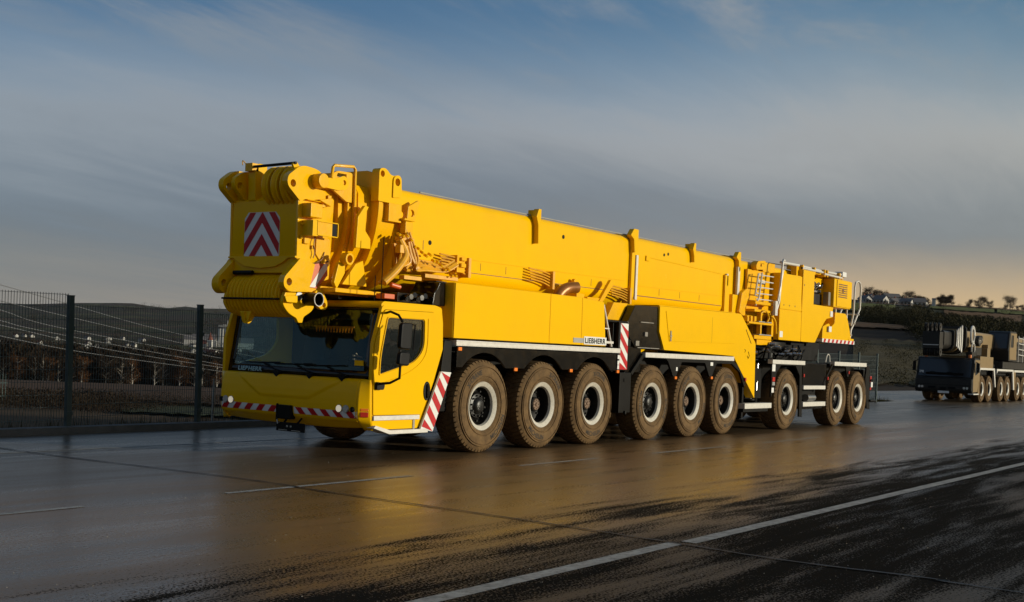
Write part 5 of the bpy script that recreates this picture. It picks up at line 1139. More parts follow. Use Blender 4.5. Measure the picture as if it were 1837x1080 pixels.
# ------------------------------------------------------------------ driver
def skin_body(name, pts, edges, radii, m, parent=None, sub=2, root=0):
    me = bpy.data.meshes.new(name); me.from_pydata([tuple(p) for p in pts], edges, []); me.update()
    o = bpy.data.objects.new(name, me); COL.objects.link(o)
    if parent: o.parent = parent
    o.modifiers.new('skin', 'SKIN')
    if not me.skin_vertices: me.attributes.new('skin', 'FLOAT_VECTOR', 'POINT')
    bm = bmesh.new(); bm.from_mesh(me); lay = bm.verts.layers.skin.verify()
    for v in bm.verts:
        r = radii[v.index]; v[lay].radius = r if isinstance(r, tuple) else (r, r); v[lay].use_root = (v.index == root)
    bm.to_mesh(me); bm.free()
    s = o.modifiers.new('sub', 'SUBSURF'); s.levels = sub; s.render_levels = sub
    me.materials.append(M[m]); return o
def driver():
    root = empty('person', (-1.55, 0.72, 1.14)); tag(root, 'driver in a dark jacket sitting behind the wheel of the yellow crane', 'person')
    P = [(0.05, 0, 0.05), (0.06, 0, 0.25), (0.08, 0, 0.42), (0.08, 0, 0.50), (0.055, 0, 0.58), (0.045, 0, 0.66), (0.05, 0, 0.72),
         (0.07, -0.19, 0.42), (-0.02, -0.24, 0.18), (-0.27, -0.16, 0.20), (-0.36, -0.15, 0.23),
         (0.07, 0.19, 0.42), (-0.02, 0.24, 0.18), (-0.27, 0.16, 0.20), (-0.36, 0.15, 0.23),
         (0.0, -0.10, 0.04), (-0.40, -0.13, 0.05), (-0.48, -0.13, -0.34), (-0.60, -0.13, -0.38),
         (0.0, 0.10, 0.04), (-0.40, 0.13, 0.05), (-0.48, 0.13, -0.34), (-0.60, 0.13, -0.38)]
    E = [(0, 1), (1, 2), (2, 3), (3, 4), (4, 5), (5, 6), (2, 7), (7, 8), (8, 9), (9, 10), (2, 11), (11, 12), (12, 13), (13, 14), (0, 15), (15, 16), (16, 17), (17, 18), (0, 19), (19, 20), (20, 21), (21, 22)]
    Rr = [(0.13, 0.15), (0.12, 0.14), (0.11, 0.15), 0.055, (0.082, 0.075), (0.092, 0.078), (0.07, 0.065), 0.06, 0.048, 0.036, 0.035, 0.06, 0.048, 0.036, 0.035, 0.09, 0.07, 0.05, 0.045, 0.09, 0.07, 0.05, 0.045]
    skin_body('body', P, E, Rr, 'skin', root)
    keep = [i for i in range(len(P)) if i not in (3, 4, 5, 6, 10, 14)]; mp2 = {k: n for n, k in enumerate(keep)}
    skin_body('jacket', [P[k] for k in keep] , [(mp2[a], mp2[b]) for a, b in E if a in mp2 and b in mp2], [tuple(q * 1.14 for q in (Rr[k] if isinstance(Rr[k], tuple) else (Rr[k], Rr[k]))) for k in keep], 'jacket', root)
    h = B()
    h.grid(lambda u, v: (0.065 + 0.103 * math.cos(u * 2 * math.pi) * math.sin(v * 1.75 + 0.02), 0.085 * math.sin(u * 2 * math.pi) * math.sin(v * 1.75 + 0.02), 0.655 + 0.125 * math.cos(v * 1.75 + 0.02)), 24, 10)
    ho_ = h.done('hair', 'hair', root, smooth=180); ho_.location = (0.018, 0, 0.0)
    B().prism(rnd([(-0.045, 0.645), (-0.075, 0.60), (-0.04, 0.595)], 0.008), 'y', -0.012, 0.012).done('nose', 'skin', root, bevel=0.005)
    for s in (-1, 1):
        B().lathe([(0.0, 0), (0.028, 0.004), (0.03, 0.012), (0.0, 0.018)], (0.055, s * 0.083 - 0.009, 0.62), n=12).done('ear', 'skin', root)
        B().lathe([(0.0, 0), (0.009, 0.002), (0.0, 0.008)], (-0.038, s * 0.032 - 0.004, 0.64), n=8).done('eye', 'ink', root)
        for k in range(4):
            B().tube([(-0.36, s * 0.15, 0.245 - k * 0.019), (-0.425, s * 0.15 + 0.012 * s, 0.25 - k * 0.019), (-0.435, s * 0.15 - 0.03 * s, 0.245 - k * 0.019)], 0.009, 6).done('finger', 'skin', root)
        B().tube([(-0.36, s * 0.13, 0.25), (-0.40, s * 0.115, 0.275), (-0.425, s * 0.11, 0.28)], 0.009, 6).done('thumb', 'skin', root)
    B().box(-0.055, -0.048, -0.02, 0.02, 0.57, 0.577).done('mouth', 'hub_rust', root)
driver()

# ------------------------------------------------------------------ second crane, parked by the gate
def crane2():
    r = empty('mobile_crane', (46.0, 4.2, 0)); tag(r, 'grey mobile crane parked in shade behind the yellow crane near the fence end', 'crane')
    W = 2.70
    ax = [1.75, 3.25, 5.75, 7.2, 9.6, 11.1]
    for i, x in enumerate(ax):
        for far in (0, 1):
            rim, tyre, hub, cap = WM[1]
            w = link('wheel', rim, None, r); w.location = (x, W if far else 0, 0.66); w.scale = (0.94, 0.94, 0.94); w.rotation_euler = (0, 0.7 * i, math.pi if far else 0)
            link('tyre', tyre, None, w); link('hub', hub, None, w); link('hub_cap', cap, None, w)
    B().box(-0.0, 13, 0.45, W - 0.45, 0.62, 1.4).box(0.9, 12.6, 0.30, W - 0.3, 1.35, 1.55).done('chassis_frame', 'dark_frame', r, bevel=0.02)
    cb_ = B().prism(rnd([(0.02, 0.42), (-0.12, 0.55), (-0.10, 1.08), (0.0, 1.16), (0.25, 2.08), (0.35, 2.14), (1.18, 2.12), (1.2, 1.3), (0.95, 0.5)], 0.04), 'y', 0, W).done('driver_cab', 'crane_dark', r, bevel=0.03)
    B().prism([(0.05, 1.20), (-0.02, 1.20), (0.21, 2.05), (0.27, 2.05)], 'y', 0.12, W - 0.12).done('windscreen', 'pane_dark', cb_, bevel=0.01)
    B().prism(rnd([(-0.05, 0.55), (-0.14, 0.60), (-0.12, 1.10), (-0.02, 1.14)], 0.02), 'y', 0.03, W - 0.03).done('front_panel', 'crane_dark', cb_, bevel=0.02)
    B().prism([(0.05, 0.5), (0.0, 1.1), (0.28, 2.06), (1.15, 2.06), (1.15, 1.3), (0.9, 0.52)], 'y', -0.02, 0.01, [rnd([(0.32, 1.3), (0.42, 1.92), (0.95, 1.92), (0.95, 1.42)], 0.05)]).done('door', 'crane_grey', cb_, bevel=0.01)
    B().prism(rnd([(0.32, 1.3), (0.42, 1.92), (0.95, 1.92), (0.95, 1.42)], 0.05), 'y', -0.008, 0.0).done('side_window', 'pane_dark', cb_)
    for y in (0.22, 0.36, W - 0.22, W - 0.36): B().cyl((-0.15, y, 0.68), (-0.1, y, 0.68), 0.06, n=16).done('headlight', 'lamp_lens', cb_)
    B().box(-0.16, -0.14, 1.05, 1.58, 0.40, 0.51).done('number_plate', 'white', cb_, bevel=0.004)
    for y in (0.7, 1.5, 2.2): B().tube([(-0.05, y, 1.2), (0.03, y + 0.3, 1.42), (0.03, y + 0.55, 1.42)], 0.014).done('wiper', 'plastic', cb_)
    for y in (0.3, W - 0.3): B().cyl((0.5, y, 2.14), (0.5, y, 2.30), 0.07, n=14).done('beacon', 'orange_lamp', cb_, bevel=0.02)
    B().box(-0.145, -0.135, 0.1, W - 0.1, 0.80, 0.815).done('panel_seam', 'ink', cb_)
    for y in (0.75, 1.7): B().box(-0.150, -0.13, y, y + 0.35, 0.62, 0.72).done('grille', 'ink', cb_, bevel=0.005)
    B().box(0.0, 1.0, -0.06, 0.2, 0.38, 0.44).done('entry_step', 'alu', cb_, bevel=0.01)
    B().box(-0.02, -0.012, W - 0.36, W - 0.16, 1.36, 1.47).done('permit_card', 'white', cb_).location = (0.04, 0, 0)
    B().box(-0.06, 0.0, 1.2, 1.5, 0.58, 0.7).done('coupling', 'ink', cb_).location = (-0.1, 0, 0)
    for y in (-0.22, W + 0.12): B().box(0.22, 0.36, y, y + 0.12, 1.45, 1.9).tube([(0.3, y + 0.06, 1.9), (0.35, 0.05 if y < 0 else W - 0.05, 2.0)], 0.02).done('mirror', 'plastic', cb_, bevel=0.02)
    B().prism([(0.95, 0.42), (1.2, 0.42), (1.22, 1.45), (1.15, 1.45)], 'y', -0.02, 0.1).done('side_fairing', 'crane_grey', r)
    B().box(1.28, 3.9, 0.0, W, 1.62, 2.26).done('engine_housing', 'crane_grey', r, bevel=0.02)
    B().prism([(1.2, 1.44), (1.3, 1.6), (4.0, 1.6), (4.4, 0.75), (4.55, 0.75), (4.2, 1.70), (1.25, 1.70)], 'y', -0.02, 0.06).done('side_rail', 'alu', r)
    B().prism([(4.7, 1.44), (4.9, 1.58), (8.2, 1.58), (8.5, 0.6), (8.7, 0.6), (8.4, 1.68), (4.7, 1.68)], 'y', -0.02, 0.06).box(8.6, 12.6, -0.02, 0.05, 1.55, 1.66).done('side_rail', 'alu', r)
    B().prism([(8.42, 1.62), (8.55, 0.6), (8.95, 0.6), (8.95, 1.62)], 'y', -0.015, 0.2).done('outrigger', 'crane_grey', r)
    B().box(4.6, 8.4, 0.05, 0.5, 1.5, 1.56).box(4.25, 4.6, 0.1, 0.5, 0.6, 1.9).done('fender', 'black', r)
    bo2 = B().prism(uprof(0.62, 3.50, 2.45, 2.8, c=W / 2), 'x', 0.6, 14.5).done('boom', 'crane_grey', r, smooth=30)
    for x, g, d in ((-0.6, 0.0, 0), (-0.1, 0.07, 1), (0.35, 0.15, 0), (0.75, 0.22, 0)):
        B().prism(uprof(0.55 + g, 3.45 + g, 2.4 - g * 0.5, 2.75, c=W / 2), 'x', x, x + 0.12).done('section_collar', 'crane_dark' if d == 0 else 'crane_grey', bo2, bevel=0.01)
    B().prism(uprof(0.44, 3.38, 2.5, 2.78, c=W / 2), 'x', -1.9, 0.7).done('boom_section', 'crane_dark', bo2, smooth=30)
    hd2 = B().box(-2.5, -1.9, W / 2 - 0.40, W / 2 + 0.40, 2.5, 3.3).done('boom_head', 'crane_dark', r, bevel=0.02)
    for k in range(4): sheave('sheave', (-2.3, 3.52), W / 2 - 0.36 + k * 0.2, 0.20, 0.09, hd2, 'crane_dark')
    for k in range(7): sheave('sheave', (-2.3, 2.35), W / 2 - 0.40 + k * 0.115, 0.20, 0.07, hd2, 'crane_dark')
    B().box(-2.52, -2.5, W / 2 - 0.35, W / 2 + 0.35, 2.66, 2.70).done('head_bar', 'alu', hd2)
    hoz = B()
    for k in range(7):
        R0 = 0.40 + 0.045 * k; y = 0.62 - 0.02 * (k % 2)
        hoz.tube([(-0.9 + 0.16 * k + 0.10 * math.sin(t), y, 3.05 + R0 * math.cos(t)) for t in np.linspace(0.2, 2.9, 14)], 0.026, 6)
    for a in np.linspace(0, 6.28, 9): pass
    hoz.tube([(1.3 + 0.34 * math.cos(t), 0.42, 3.28 + 0.42 * math.sin(t)) for t in np.linspace(0, 6.28, 26)], 0.05, 6).tube([(1.3 + 0.26 * math.cos(t), 0.40, 3.28 + 0.33 * math.sin(t)) for t in np.linspace(0, 6.28, 26)], 0.03, 6)
    hoz.tube([(1.25 + 0.28 * math.cos(t), 0.36, 2.55 + 0.34 * math.sin(t)) for t in np.linspace(0, 6.28, 26)], 0.04, 6).done('hose_reel', 'alu', bo2)
    B().cyl((1.9, 0.45, 3.0), (1.9, 0.20, 3.0), 0.26, n=18).cyl((2.5, 0.5, 3.1), (2.5, 0.25, 3.1), 0.2, n=18).box(0.9, 1.7, 0.3, 0.6, 2.15, 2.45).box(1.6, 2.7, 0.3, 0.7, 2.3, 2.7).done('winch', 'crane_dark', r, bevel=0.02)
    B().cyl((1.89, 0.19, 3.0), (1.9, 0.2, 3.0), 0.09, n=14).cyl((2.5, 0.24, 3.1), (2.5, 0.25, 3.1), 0.07, n=14).done('winch_hub', 'steel', r)
    B().box(4.6, 5.0, 0.45, 0.9, 1.7, 2.9).box(3.9, 4.5, 0.3, 0.9, 2.2, 2.7).done('support_post', 'crane_grey', r, bevel=0.02)
    sc_ = B().prism(rnd([(7.0, 2.12), (6.9, 2.7), (7.15, 3.62), (7.3, 3.70), (8.6, 3.70), (8.7, 2.12)], 0.04), 'y', -0.05, 1.05).done('operator_cab', 'crane_dark', r, bevel=0.02)
    B().prism(rnd([(7.1, 2.2), (7.02, 2.7), (7.25, 3.6), (8.6, 3.62), (8.62, 2.2)], 0.04), 'y', -0.075, -0.051, [rnd([(7.2, 2.85), (7.35, 3.5), (7.9, 3.5), (7.9, 2.85)], 0.04)]).done('door', 'crane_grey', sc_, bevel=0.005)
    B().prism([(6.93, 2.78), (6.90, 2.78), (7.11, 3.58), (7.14, 3.58)], 'y', 0.05, 0.95).done('windscreen', 'pane_dark', sc_)
    B().box(6.9, 12.8, 0.2, W - 0.2, 1.7, 2.1).box(8.8, 13.0, 0.1, 1.0, 2.1, 3.2).done('superstructure', 'crane_dark', r, bevel=0.03)
    hr = B()
    for z in (2.5, 2.8, 3.1, 3.4): hr.tube([(8.85, -0.12, z), (11.0, -0.12, z - 0.05)], 0.025)
    for x in (8.85, 9.9, 11.0): hr.tube([(x, -0.12, 2.1), (x, -0.12, 3.5)], 0.025)
    hr.done('handrail', 'alu', r)
crane2()

# ------------------------------------------------------------------ trees
def place(u, d):
    q = FW * d + RT * ((u - 918.5) / 2200 * d); x, y = CAM.x + q.x, CAM.y + q.y
    return Vector((x, y, terrain_z(x, y)))
def tree_meshes(seed, h, spread, ntw, twl, tww, trunk_r, lean=0.0, clump=7, shape=1.0):
    rs = random.Random(seed); t = B(); c = B()
    top = Vector((lean * h, 0, h * 0.82)); path = [Vector((0, 0, -0.4)), Vector((lean * h * 0.2 + rs.uniform(-.1, .1), rs.uniform(-.1, .1), h * 0.25)), Vector((lean * h * 0.55, rs.uniform(-.2, .2), h * 0.55)), top]
    sp_ = spline(path, 12); t.tube(sp_, [trunk_r * (1 - 0.85 * i / (len(sp_) - 1)) for i in range(len(sp_))], 7)
    ends = [top]
    for k in range(clump * 2):
        f = rs.uniform(0.22, 0.95); p = sp_[int(f * (len(sp_) - 1))]; a = rs.uniform(0, 6.28)
        L = spread * rs.uniform(0.55, 1.0) * (1.15 - abs(f - 0.6) * shape); e = p + Vector((math.cos(a) * L, math.sin(a) * L, L * rs.uniform(0.35, 1.0)))
        mid = p.lerp(e, 0.5) + Vector((0, 0, 0.1 * L)); t.tube([p, mid, e], [trunk_r * 0.35, trunk_r * 0.22, trunk_r * 0.08], 5); ends += [e, mid.lerp(e, 0.5)]
    for k in range(ntw):
        e = rs.choice(ends); p = e + Vector((rs.gauss(0, 1), rs.gauss(0, 1), rs.gauss(0, 0.8))) * spread * 0.26
        d = Vector((rs.gauss(0, 1), rs.gauss(0, 1), rs.gauss(0.4, 0.8))).normalized() * twl * rs.uniform(0.5, 1.2)
        s = d.cross(Vector((rs.gauss(0, 1), rs.gauss(0, 1), rs.gauss(0, 1)))).normalized() * tww
        c.add([p - s, p + s, p + d], [(0, 1, 2)])
    return t, c
TM = {}
def tree(name, kind, loc, sc_, rz, label, cat='tree', group=None, tm='bark', cm='twig'):
    key = (kind, tm, cm)
    if key not in TM:
        seed, h, sp, nt, tl, tw, tr = KIND[kind]; t, c = tree_meshes(seed, h, sp, nt, tl, tw, tr)
        a = t.mesh('trunk', 60); a.materials.append(M[tm]); b = c.mesh('crown', 0, False); b.materials.append(M[cm]); TM[key] = (a, b)
    r = empty(name, loc); r.rotation_euler = (0, 0, rz); r.scale = (sc_,) * 3; tag(r, label, cat, group)
    link('trunk', TM[key][0], None, r); link('crown', TM[key][1], None, r); return r
KIND = {'birch_a': (1, 9.0, 2.0, 1100, 0.9, 0.045, 0.16), 'birch_b': (2, 8.0, 1.6, 900, 0.9, 0.045, 0.14), 'birch_c': (3, 10, 2.2, 1200, 1.0, 0.045, 0.17),
        'round_a': (4, 9.0, 3.6, 2600, 1.0, 0.07, 0.28), 'round_b': (5, 8.0, 3.2, 2200, 1.0, 0.07, 0.25)}
ORD = ['first', 'second', 'third', 'fourth', 'fifth', 'sixth', 'seventh', 'eighth', 'ninth', 'tenth', 'eleventh', 'twelfth', 'thirteenth', 'fourteenth', 'fifteenth', 'sixteenth', 'seventeenth', 'eighteenth', 'nineteenth', 'twentieth']
rt_ = random.Random(21)
for i, (u, d) in enumerate([(8, 250), (34, 245), (66, 250), (79, 252), (90, 246), (107, 250), (131, 244), (150, 256), (193, 250), (220, 244), (240, 258), (280, 240), (296, 250), (326, 246), (352, 250), (366, 248), (392, 244), (412, 250), (440, 250)]):
    o = tree('birch_tree', ('birch_a', 'birch_b', 'birch_c')[i % 3], place(u, d), rt_.uniform(0.7, 1.0), rt_.uniform(0, 6), 'bare birch with pale trunk before the dark wood, %s from the left' % ORD[i], group='birches in front of the dark wood', tm='birch_bark', cm='twig_warm' if i % 3 == 1 else 'twig')
ridge = [(1551, 770, .95, 'tall bare tree at the left end of the hilltop houses'), (1568, 775, .9, None), (1580, 770, .8, None), (1625, 785, 1.0, 'round bare tree rising above the hilltop houses'), (1612, 778, .55, None), (1642, 780, .75, None), (1650, 776, .6, None),
         (1683, 800, .7, 'C'), (1688, 803, .8, 'C'), (1693, 798, .75, 'C'), (1698, 801, .78, 'C'), (1702, 800, .85, 'C'), (1748, 790, .55, 'small bare tree alone on the ridge right of the tree clump'), (1757, 700, .9, 'dark bushy tree on the slope below the ridge'),
         (1771, 760, .6, 'thin small tree on the slope above the parked crane'), (1808, 800, 1.15, 'lone round tree on the skyline at the far right'), (1800, 805, .4, None), (1822, 800, .45, None), (1830, 802, .5, None), (1682, 640, .7, None), (1735, 690, .6, None)]
cC, cN = 0, 0
none_order = sorted([q[0] for q in ridge if q[3] is None])
for i, (u, d, s, lb) in enumerate(ridge):
    g = 'trees in the skyline clump' if lb == 'C' else 'small trees along the ridge' if lb is None else None
    lab = 'bare tree in the tight skyline clump, %s from the left' % ORD[cC] if lb == 'C' else 'small bare hillside tree, %s from the left of the small ones' % ORD[none_order.index(u)] if lb is None else lb
    cC += lb == 'C'
    tree('bare_tree', ('round_a', 'round_b')[i % 2], place(u, d), s * 0.95, i * 1.3, lab, group=g)
# the wood and hedges that read as one mass
def wood(name, spots, m, label, seed, ntw=170):
    rs = np.random.RandomState(seed); V = []; Fq = []; n0 = 0
    for (p, h, r) in spots:
        n = int(ntw); a = rs.rand(n) * 6.283; rad = r * np.sqrt(rs.rand(n)); hz = rs.rand(n)
        rad = rad * (0.45 + 0.75 * np.sin(np.clip(hz * 3.0, 0, 3.1)))
        c = np.stack([p.x + rad * np.cos(a), p.y + rad * np.sin(a), p.z + 0.05 * h + h * 0.95 * hz], 1)
        d = rs.randn(n, 3); d[:, 2] = np.abs(d[:, 2]) + 0.5; d /= np.linalg.norm(d, axis=1)[:, None]; d *= (h * 0.13 * (0.6 + 0.8 * rs.rand(n)))[:, None]
        s = np.cross(d, rs.randn(n, 3)); s /= np.linalg.norm(s, axis=1)[:, None] + 1e-9; s *= h * 0.028
        vs = np.stack([c - s, c + s, c + d], 1).reshape(-1, 3); V.append(vs); Fq.append(np.arange(n * 3).reshape(-1, 3) + n0); n0 += n * 3
        # trunk sliver
        k = 0.012 * h; vs = np.array([[p.x - k, p.y + k, p.z - 0.3], [p.x + k, p.y - k, p.z - 0.3], [p.x, p.y, p.z + h * 0.8]]); V.append(vs); Fq.append(np.arange(3).reshape(1, 3) + n0); n0 += 3
    v = np.concatenate(V); f = np.concatenate(Fq)
    me = bpy.data.meshes.new(name); me.vertices.add(len(v)); me.vertices.foreach_set('co', v.ravel()); me.loops.add(len(f) * 3); me.loops.foreach_set('vertex_index', f.ravel().astype(np.int32))
    me.polygons.add(len(f)); me.polygons.foreach_set('loop_start', np.arange(len(f), dtype=np.int32) * 3); me.update(); me.validate()
    o = link(name, me, m); tag(o, label, 'wood', kind='stuff'); return o
rw = random.Random(8)
sp1 = [(place(rw.uniform(-160, 760), rw.uniform(262, 420)), 0, 0) for _ in range(620)]
sp1 = [(p, rw.uniform(5.5, 9.0), rw.uniform(1.8, 3.2)) for p, _, _ in sp1]
wood('bare_wood', sp1, 'wood_dark', 'dark bare wood filling the valley beyond the fence', 1, 210)
sp2 = [(place(u, d), rw.uniform(1.2, 3.0), rw.uniform(1.2, 2.4)) for u, d in [(rw.uniform(-60, 235), rw.uniform(44, 66)) for _ in range(46)] + [(rw.uniform(120, 420), rw.uniform(88, 112)) for _ in range(20)]]
sp2 = [(p, h * 0.30, r) for p, h, r in sp2]
wood('hedge', sp2, 'wood_dark', 'dark low hedge and brambles just behind the fence', 2, 520)
sp3 = [(place(rw.uniform(1547, 1665), rw.uniform(330, 410)), 0, 0) for _ in range(110)] + [(place(rw.uniform(1625, 1770), rw.uniform(260, 350)), 0, 0) for _ in range(150)] + [(place(rw.uniform(1740, 1900), rw.uniform(220, 330)), 0, 0) for _ in range(190)]
sp3 = [(p, rw.uniform(2.2, 4.6), rw.uniform(1.6, 3.0)) for p, _, _ in sp3]
wood('hillside_wood', sp3, 'conifer', 'dark wood covering the lower slope behind the parked crane', 3, 230)
sp4 = [(place(rw.uniform(1545, 1860), rw.uniform(430, 760)), rw.uniform(0.8, 2.6), rw.uniform(1, 2.4)) for _ in range(160)] + [(place(rw.uniform(1545, 1665), rw.uniform(690, 780)), rw.uniform(3, 5.5), rw.uniform(1.5, 2.6)) for _ in range(70)]
sp4 += [(place(rw.uniform(1545, 1665), rw.uniform(610, 700)), rw.uniform(0.9, 2.2), rw.uniform(0.9, 1.8)) for _ in range(70)]
wood('hillside_scrub', sp4, 'wood_dark', 'scattered scrub and hedges on the upper hillside', 4, 120)
sp6 = [(place(rw.uniform(1540, 1860), rw.uniform(105, 235)), rw.uniform(0.4, 1.6), rw.uniform(0.8, 2.2)) for _ in range(120)]
wood('slope_scrub', sp6, 'conifer', 'dark low scrub on the slope behind the fence end', 9, 160)
sp5 = [(place(rw.uniform(-100, 700), rw.uniform(700, 2600)), rw.uniform(6, 11), rw.uniform(3, 8)) for _ in range(500)]
for _ in range(30):
    cu, cd_ = rw.uniform(-60, 560), rw.uniform(2500, 4700)
    sp5 += [(place(cu + rw.gauss(0, 26), cd_ + rw.gauss(0, 130)), rw.uniform(10, 18), rw.uniform(8, 16)) for _ in range(16)]
wood('valley_wood', sp5, 'wood_dark', 'dark patches of trees around the far town', 6, 60)

# ------------------------------------------------------------------ fields lying on the slopes
def field(name, u0, u1, d0, d1, m, lift=0.3, nu=26, nd=16):
    rs = random.Random(int(u0 + d0)); e0 = [rs.uniform(-0.1, 0.1) for _ in range(nu + 1)]; e1 = [rs.uniform(-0.06, 0.06) for _ in range(nu + 1)]
    def fn(u, v):
        i = int(round(u * nu)); d = d0 + (d1 - d0) * (v + e0[i] * (1 - v) + e1[i] * v); p = place(u0 + (u1 - u0) * u, d); return (p.x, p.y, p.z + lift)
    o = B().grid(fn, nu, nd).done(name, m, smooth=180); o['kind'] = 'structure'; return o
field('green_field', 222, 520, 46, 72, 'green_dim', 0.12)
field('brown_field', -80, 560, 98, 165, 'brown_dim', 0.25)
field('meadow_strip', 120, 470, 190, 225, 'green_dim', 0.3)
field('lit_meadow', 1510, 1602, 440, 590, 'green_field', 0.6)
field('fallow_field', 1520, 1652, 292, 322, 'brown_field', 0.5)
field('ridge_field', 1652, 1900, 690, 790, 'brown_field', 0.8)
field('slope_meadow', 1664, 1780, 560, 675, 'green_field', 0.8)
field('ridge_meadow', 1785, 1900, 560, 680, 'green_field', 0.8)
field('lower_field', 1690, 1830, 440, 540, 'brown_field', 0.7)
field('lower_slope', 1530, 1900, 112, 255, 'slope_grass', 0.15)
field('village_meadow', 1540, 1650, 600, 640, 'brown_field', 0.7)

def verge():
    rs = np.random.RandomState(12); N = 9000
    x = -9 + 50 * rs.rand(N) ** 1.3; yy = np.array([road_y1(a) for a in x]) + 0.15 + np.abs(rs.randn(N)) * 0.35; keep = (yy - np.array([road_y1(a) for a in x])) < 1.6; x, yy = x[keep], yy[keep]; n = len(x)
    h = 0.05 + 0.20 * rs.rand(n) ** 2 + 0.25 * (rs.rand(n) > 0.97); a = rs.rand(n) * 6.28; w = 0.006 + 0.006 * rs.rand(n)
    base = np.stack([x, yy, np.full(n, -0.13)], 1); s_ = np.stack([np.cos(a) * w, np.sin(a) * w, np.zeros(n)], 1); t = base + np.stack([rs.randn(n) * 0.06, rs.randn(n) * 0.06, h + 0.13], 1)
    v = np.stack([base - s_, base + s_, t], 1).reshape(-1, 3); f = np.arange(n * 3).reshape(-1, 3)
    o = B().add([tuple(q) for q in v], [tuple(int(i) for i in q) for q in f]).done('verge_grass', 'weed', smooth=0, recalc=False); tag(o, 'dry dark weeds along the foot of the fence', 'grass', kind='stuff')
verge()

# ------------------------------------------------------------------ buildings
HM = {}
def house(loc, w, l, h, rz, label, group=None, roof='roof_grey', cat='house', name='house', parts=True):
    r = empty(name, loc); r.rotation_euler = (0, 0, rz); tag(r, label, cat, group)
    key = (w, l, h, roof)
    if key not in HM:
        a = B().prism([(-w / 2, -2.0), (w / 2, -2.0), (w / 2, h), (0, h + w * 0.38), (-w / 2, h)], 'y', -l / 2, l / 2).mesh('wall', 0); a.materials.append(M['house_white'])
        o = 0.4; b = B()
        for s in (-1, 1): b.add([(0, -l / 2 - o, h + w * 0.38 + 0.15), (0, l / 2 + o, h + w * 0.38 + 0.15), (s * (w / 2 + o), l / 2 + o, h - o * 0.76 + 0.15), (s * (w / 2 + o), -l / 2 - o, h - o * 0.76 + 0.15)], [(0, 1, 2, 3)])
        b = b.mesh('roof', 0); b.materials.append(M[roof]); HM[key] = (a, b)
        c = B().box(-0.5, 0.5, -0.04, 0.04, -0.6, 0.6).mesh('window', 0); c.materials.append(M['pane_dark']); HM['win'] = c
        c = B().box(-0.3, 0.3, -0.3, 0.3, 0, 1.5).mesh('chimney', 0); c.materials.append(M['roof_red']); HM['chim'] = c
    a, b = HM[key]; link('wall', a, None, r); rf = link('roof', b, None, r)
    if parts:
        for s in (-1, 1):
            for q in range(3):
                o = link('window', HM['win'], None, r); o.location = (s * (w / 2 + 0.02), -l / 3 + q * l / 3, h * 0.55); o.rotation_euler = (0, 0, R_(90))
            for q in (-1, 1):
                o = link('window', HM['win'], None, r); o.location = (q * w / 4, s * (l / 2 + 0.02), h * 0.5)
        o = link('chimney', HM['chim'], None, rf); o.location = (w * 0.12, l * 0.2, h + w * 0.27)
    return r
HH = [(1556, 712, 8, 10, 4, 0.3, 'white gabled house at the left of the hilltop village'), (1576, 655, 9, 9, 4, 1.1, 'white house with bright gable in the front row of the hilltop village'), (1566, 676, 7, 9, 4, 2.4, 'pale house partly hidden left of the bright gabled house'),
      (1594, 745, 9, 14, 5, 2.5, 'large house with wide roof high in the hilltop village'), (1583, 752, 8, 10, 4, 1.9, 'grey roofed house at the top left of the hilltop village'), (1607, 662, 7, 14, 3.0, 2.9, 'long low white house in the middle of the hilltop village'),
      (1622, 650, 7, 8, 3.5, 1.5, 'white house right of the long low house on the hill'), (1643, 660, 8, 10, 4, 2.2, 'white gabled house at the right end of the hilltop village'), (1651, 668, 5, 7, 3, 1.0, 'small white outbuilding beside the last house of the hilltop village'), (1547, 662, 7, 9, 4, 0.7, 'white house nearest the yellow crane ladder on the hill')]
for u, d, w, l, h, rz, lb in HH: house(place(u, d), w * 0.66, l * 0.68, h * 0.62, -0.3 + (rz - 1.0) * 0.7, lb, 'houses on the hilltop')
tw = B().box(-0.8, 0.8, -0.8, 0.8, -1, 4.2).done('wall', 'house_white'); twr = empty('tower', place(1671, 640)); tw.parent = twr; tag(twr, 'small white square tower standing alone on the hillside', 'tower')
B().prism([(-1.0, 4.2), (1.0, 4.2), (0, 4.9)], 'y', -1.0, 1.0).done('roof', 'roof_grey', twr)
rhs = random.Random(31)
for k in range(34):
    u = rhs.choice([rhs.uniform(-20, 125), rhs.uniform(130, 260), rhs.uniform(330, 440)]); d = rhs.uniform(1150, 2000)
    q = rhs.choice([(4.5, 6, 2.6), (5, 7, 2.8), (6, 10, 3)])
    house(place(u, d), *q, rhs.uniform(-0.8, 0.3), 'small pale house of the far town seen through the fence', 'houses of the far town', roof=rhs.choice(['roof_grey', 'roof_grey', 'roof_red']), parts=False)
ch = empty('church', place(377, 1600)); tag(ch, 'small church with red roof and pointed steeple in the valley', 'church'); ch.rotation_euler = (0, 0, 0.5)
B().box(-3, 3, -3, 3, -2, 11).done('tower', 'house_white', ch); B().cyl((0, 0, 11), (0, 0, 21), 3.6, 0.1, n=8).done('steeple', 'roof_red', ch)
B().prism([(-5, -2), (5, -2), (5, 6), (0, 10.5), (-5, 6)], 'y', 3, 17).done('nave', 'house_white', ch); B().prism([(-5.6, 5.6), (0, 10.8), (5.6, 5.6), (0, 11.4)], 'y', 2.8, 17.5).done('roof', 'roof_red', ch)
si = empty('silo_plant', place(408, 1700)); tag(si, 'tall white silo plant in the valley left of the crane cab', 'silo')
for k in range(6): B().cyl((-11 + 4.4 * k, 0, -3), (-11 + 4.4 * k, 0, 26 + 3 * (k > 2)), 2.3, n=16).done('silo', 'silo_white', si)
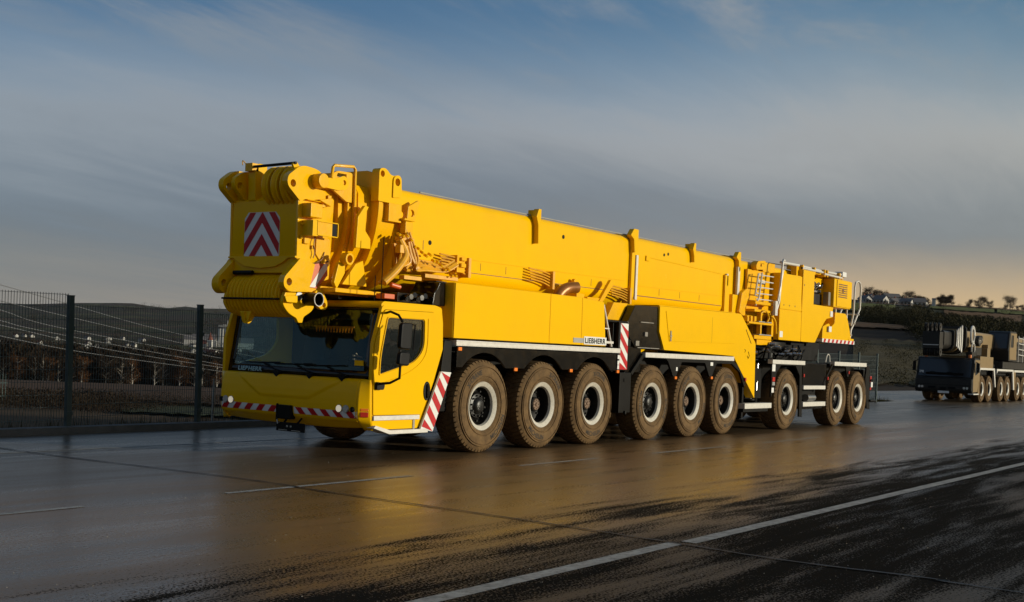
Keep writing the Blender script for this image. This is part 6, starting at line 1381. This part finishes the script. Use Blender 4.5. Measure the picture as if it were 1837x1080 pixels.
B().box(-8, 8, 2.5, 9, -3, 32).box(-13, 13, -2, 2, 29.1, 31).box(-2, 3, 3, 8, 32, 38).done('machine_house', 'silo_white', si); B().box(-30, -14, -4, 10, -3, 9).done('shed', 'house_white', si); B().box(14, 34, -4, 10, -3, 7).done('shed', 'house_white', si)
si.rotation_euler = (0, 0, TH - math.pi / 2)
for u, d, s in ((352, 1750, 1), (366, 1820, 1.2), (432, 1650, 1)):
    house(place(u, d), 18 * s, 34, 8, TH + 0.2, 'long pale shed beside the silo plant in the valley, %s from the left' % ORD[(352, 366, 432).index(u)], 'sheds beside the silo plant', parts=False)

# ------------------------------------------------------------------ overhead cables beyond the fence
def wpt(u, v, D):
    dd = FW + CR * ((u - 918.5) / 2200) + CU * ((628.27 - v) / 2200); return CAM + dd * D
lines = [[(139, 550), (270, 587), (415, 620)], [(53, 552), (332, 617), (415, 632)], [(0, 556), (118, 590), (415, 646)], [(0, 575), (98, 598), (415, 658)], [(0, 583), (200, 628), (400, 660)], [(-60, 590), (150, 632), (380, 664)]]
for i, L in enumerate(lines):
    p = [wpt(u, v, 48 + 30 * (u / 415.0)) for u, v in L]
    s0 = p[0] + (p[0] - p[1]) * 0.9; s1 = p[-1] + (p[-1] - p[-2]) * 0.6
    o = B().tube(spline([s0] + p + [s1], 40), 0.016, 5).done('overhead_cable', 'wire'); tag(o, 'thin overhead cable sloping down behind the fence, %s from the top' % ORD[i], 'cable', 'overhead cables behind the fence')

# ------------------------------------------------------------------ thin evening haze over the valley
hz = B().box(-8500, 8500, -8500, 8500, -45, 210).done('haze', None, smooth=0)
hm = bpy.data.materials.new('haze_air'); hm.use_nodes = True
hn, hl_ = hm.node_tree.nodes, hm.node_tree.links
hn.clear(); pv = hn.new('ShaderNodeVolumePrincipled'); ho2 = hn.new('ShaderNodeOutputMaterial')
pv.inputs['Color'].default_value = (0.80, 0.84, 0.92, 1); pv.inputs['Density'].default_value = 0.000012; pv.inputs['Anisotropy'].default_value = 0.2
hl_.new(pv.outputs[0], ho2.inputs['Volume']); hz.data.materials.append(hm)
tag(hz, 'thin evening haze over the valley and far hills', 'haze', kind='stuff')
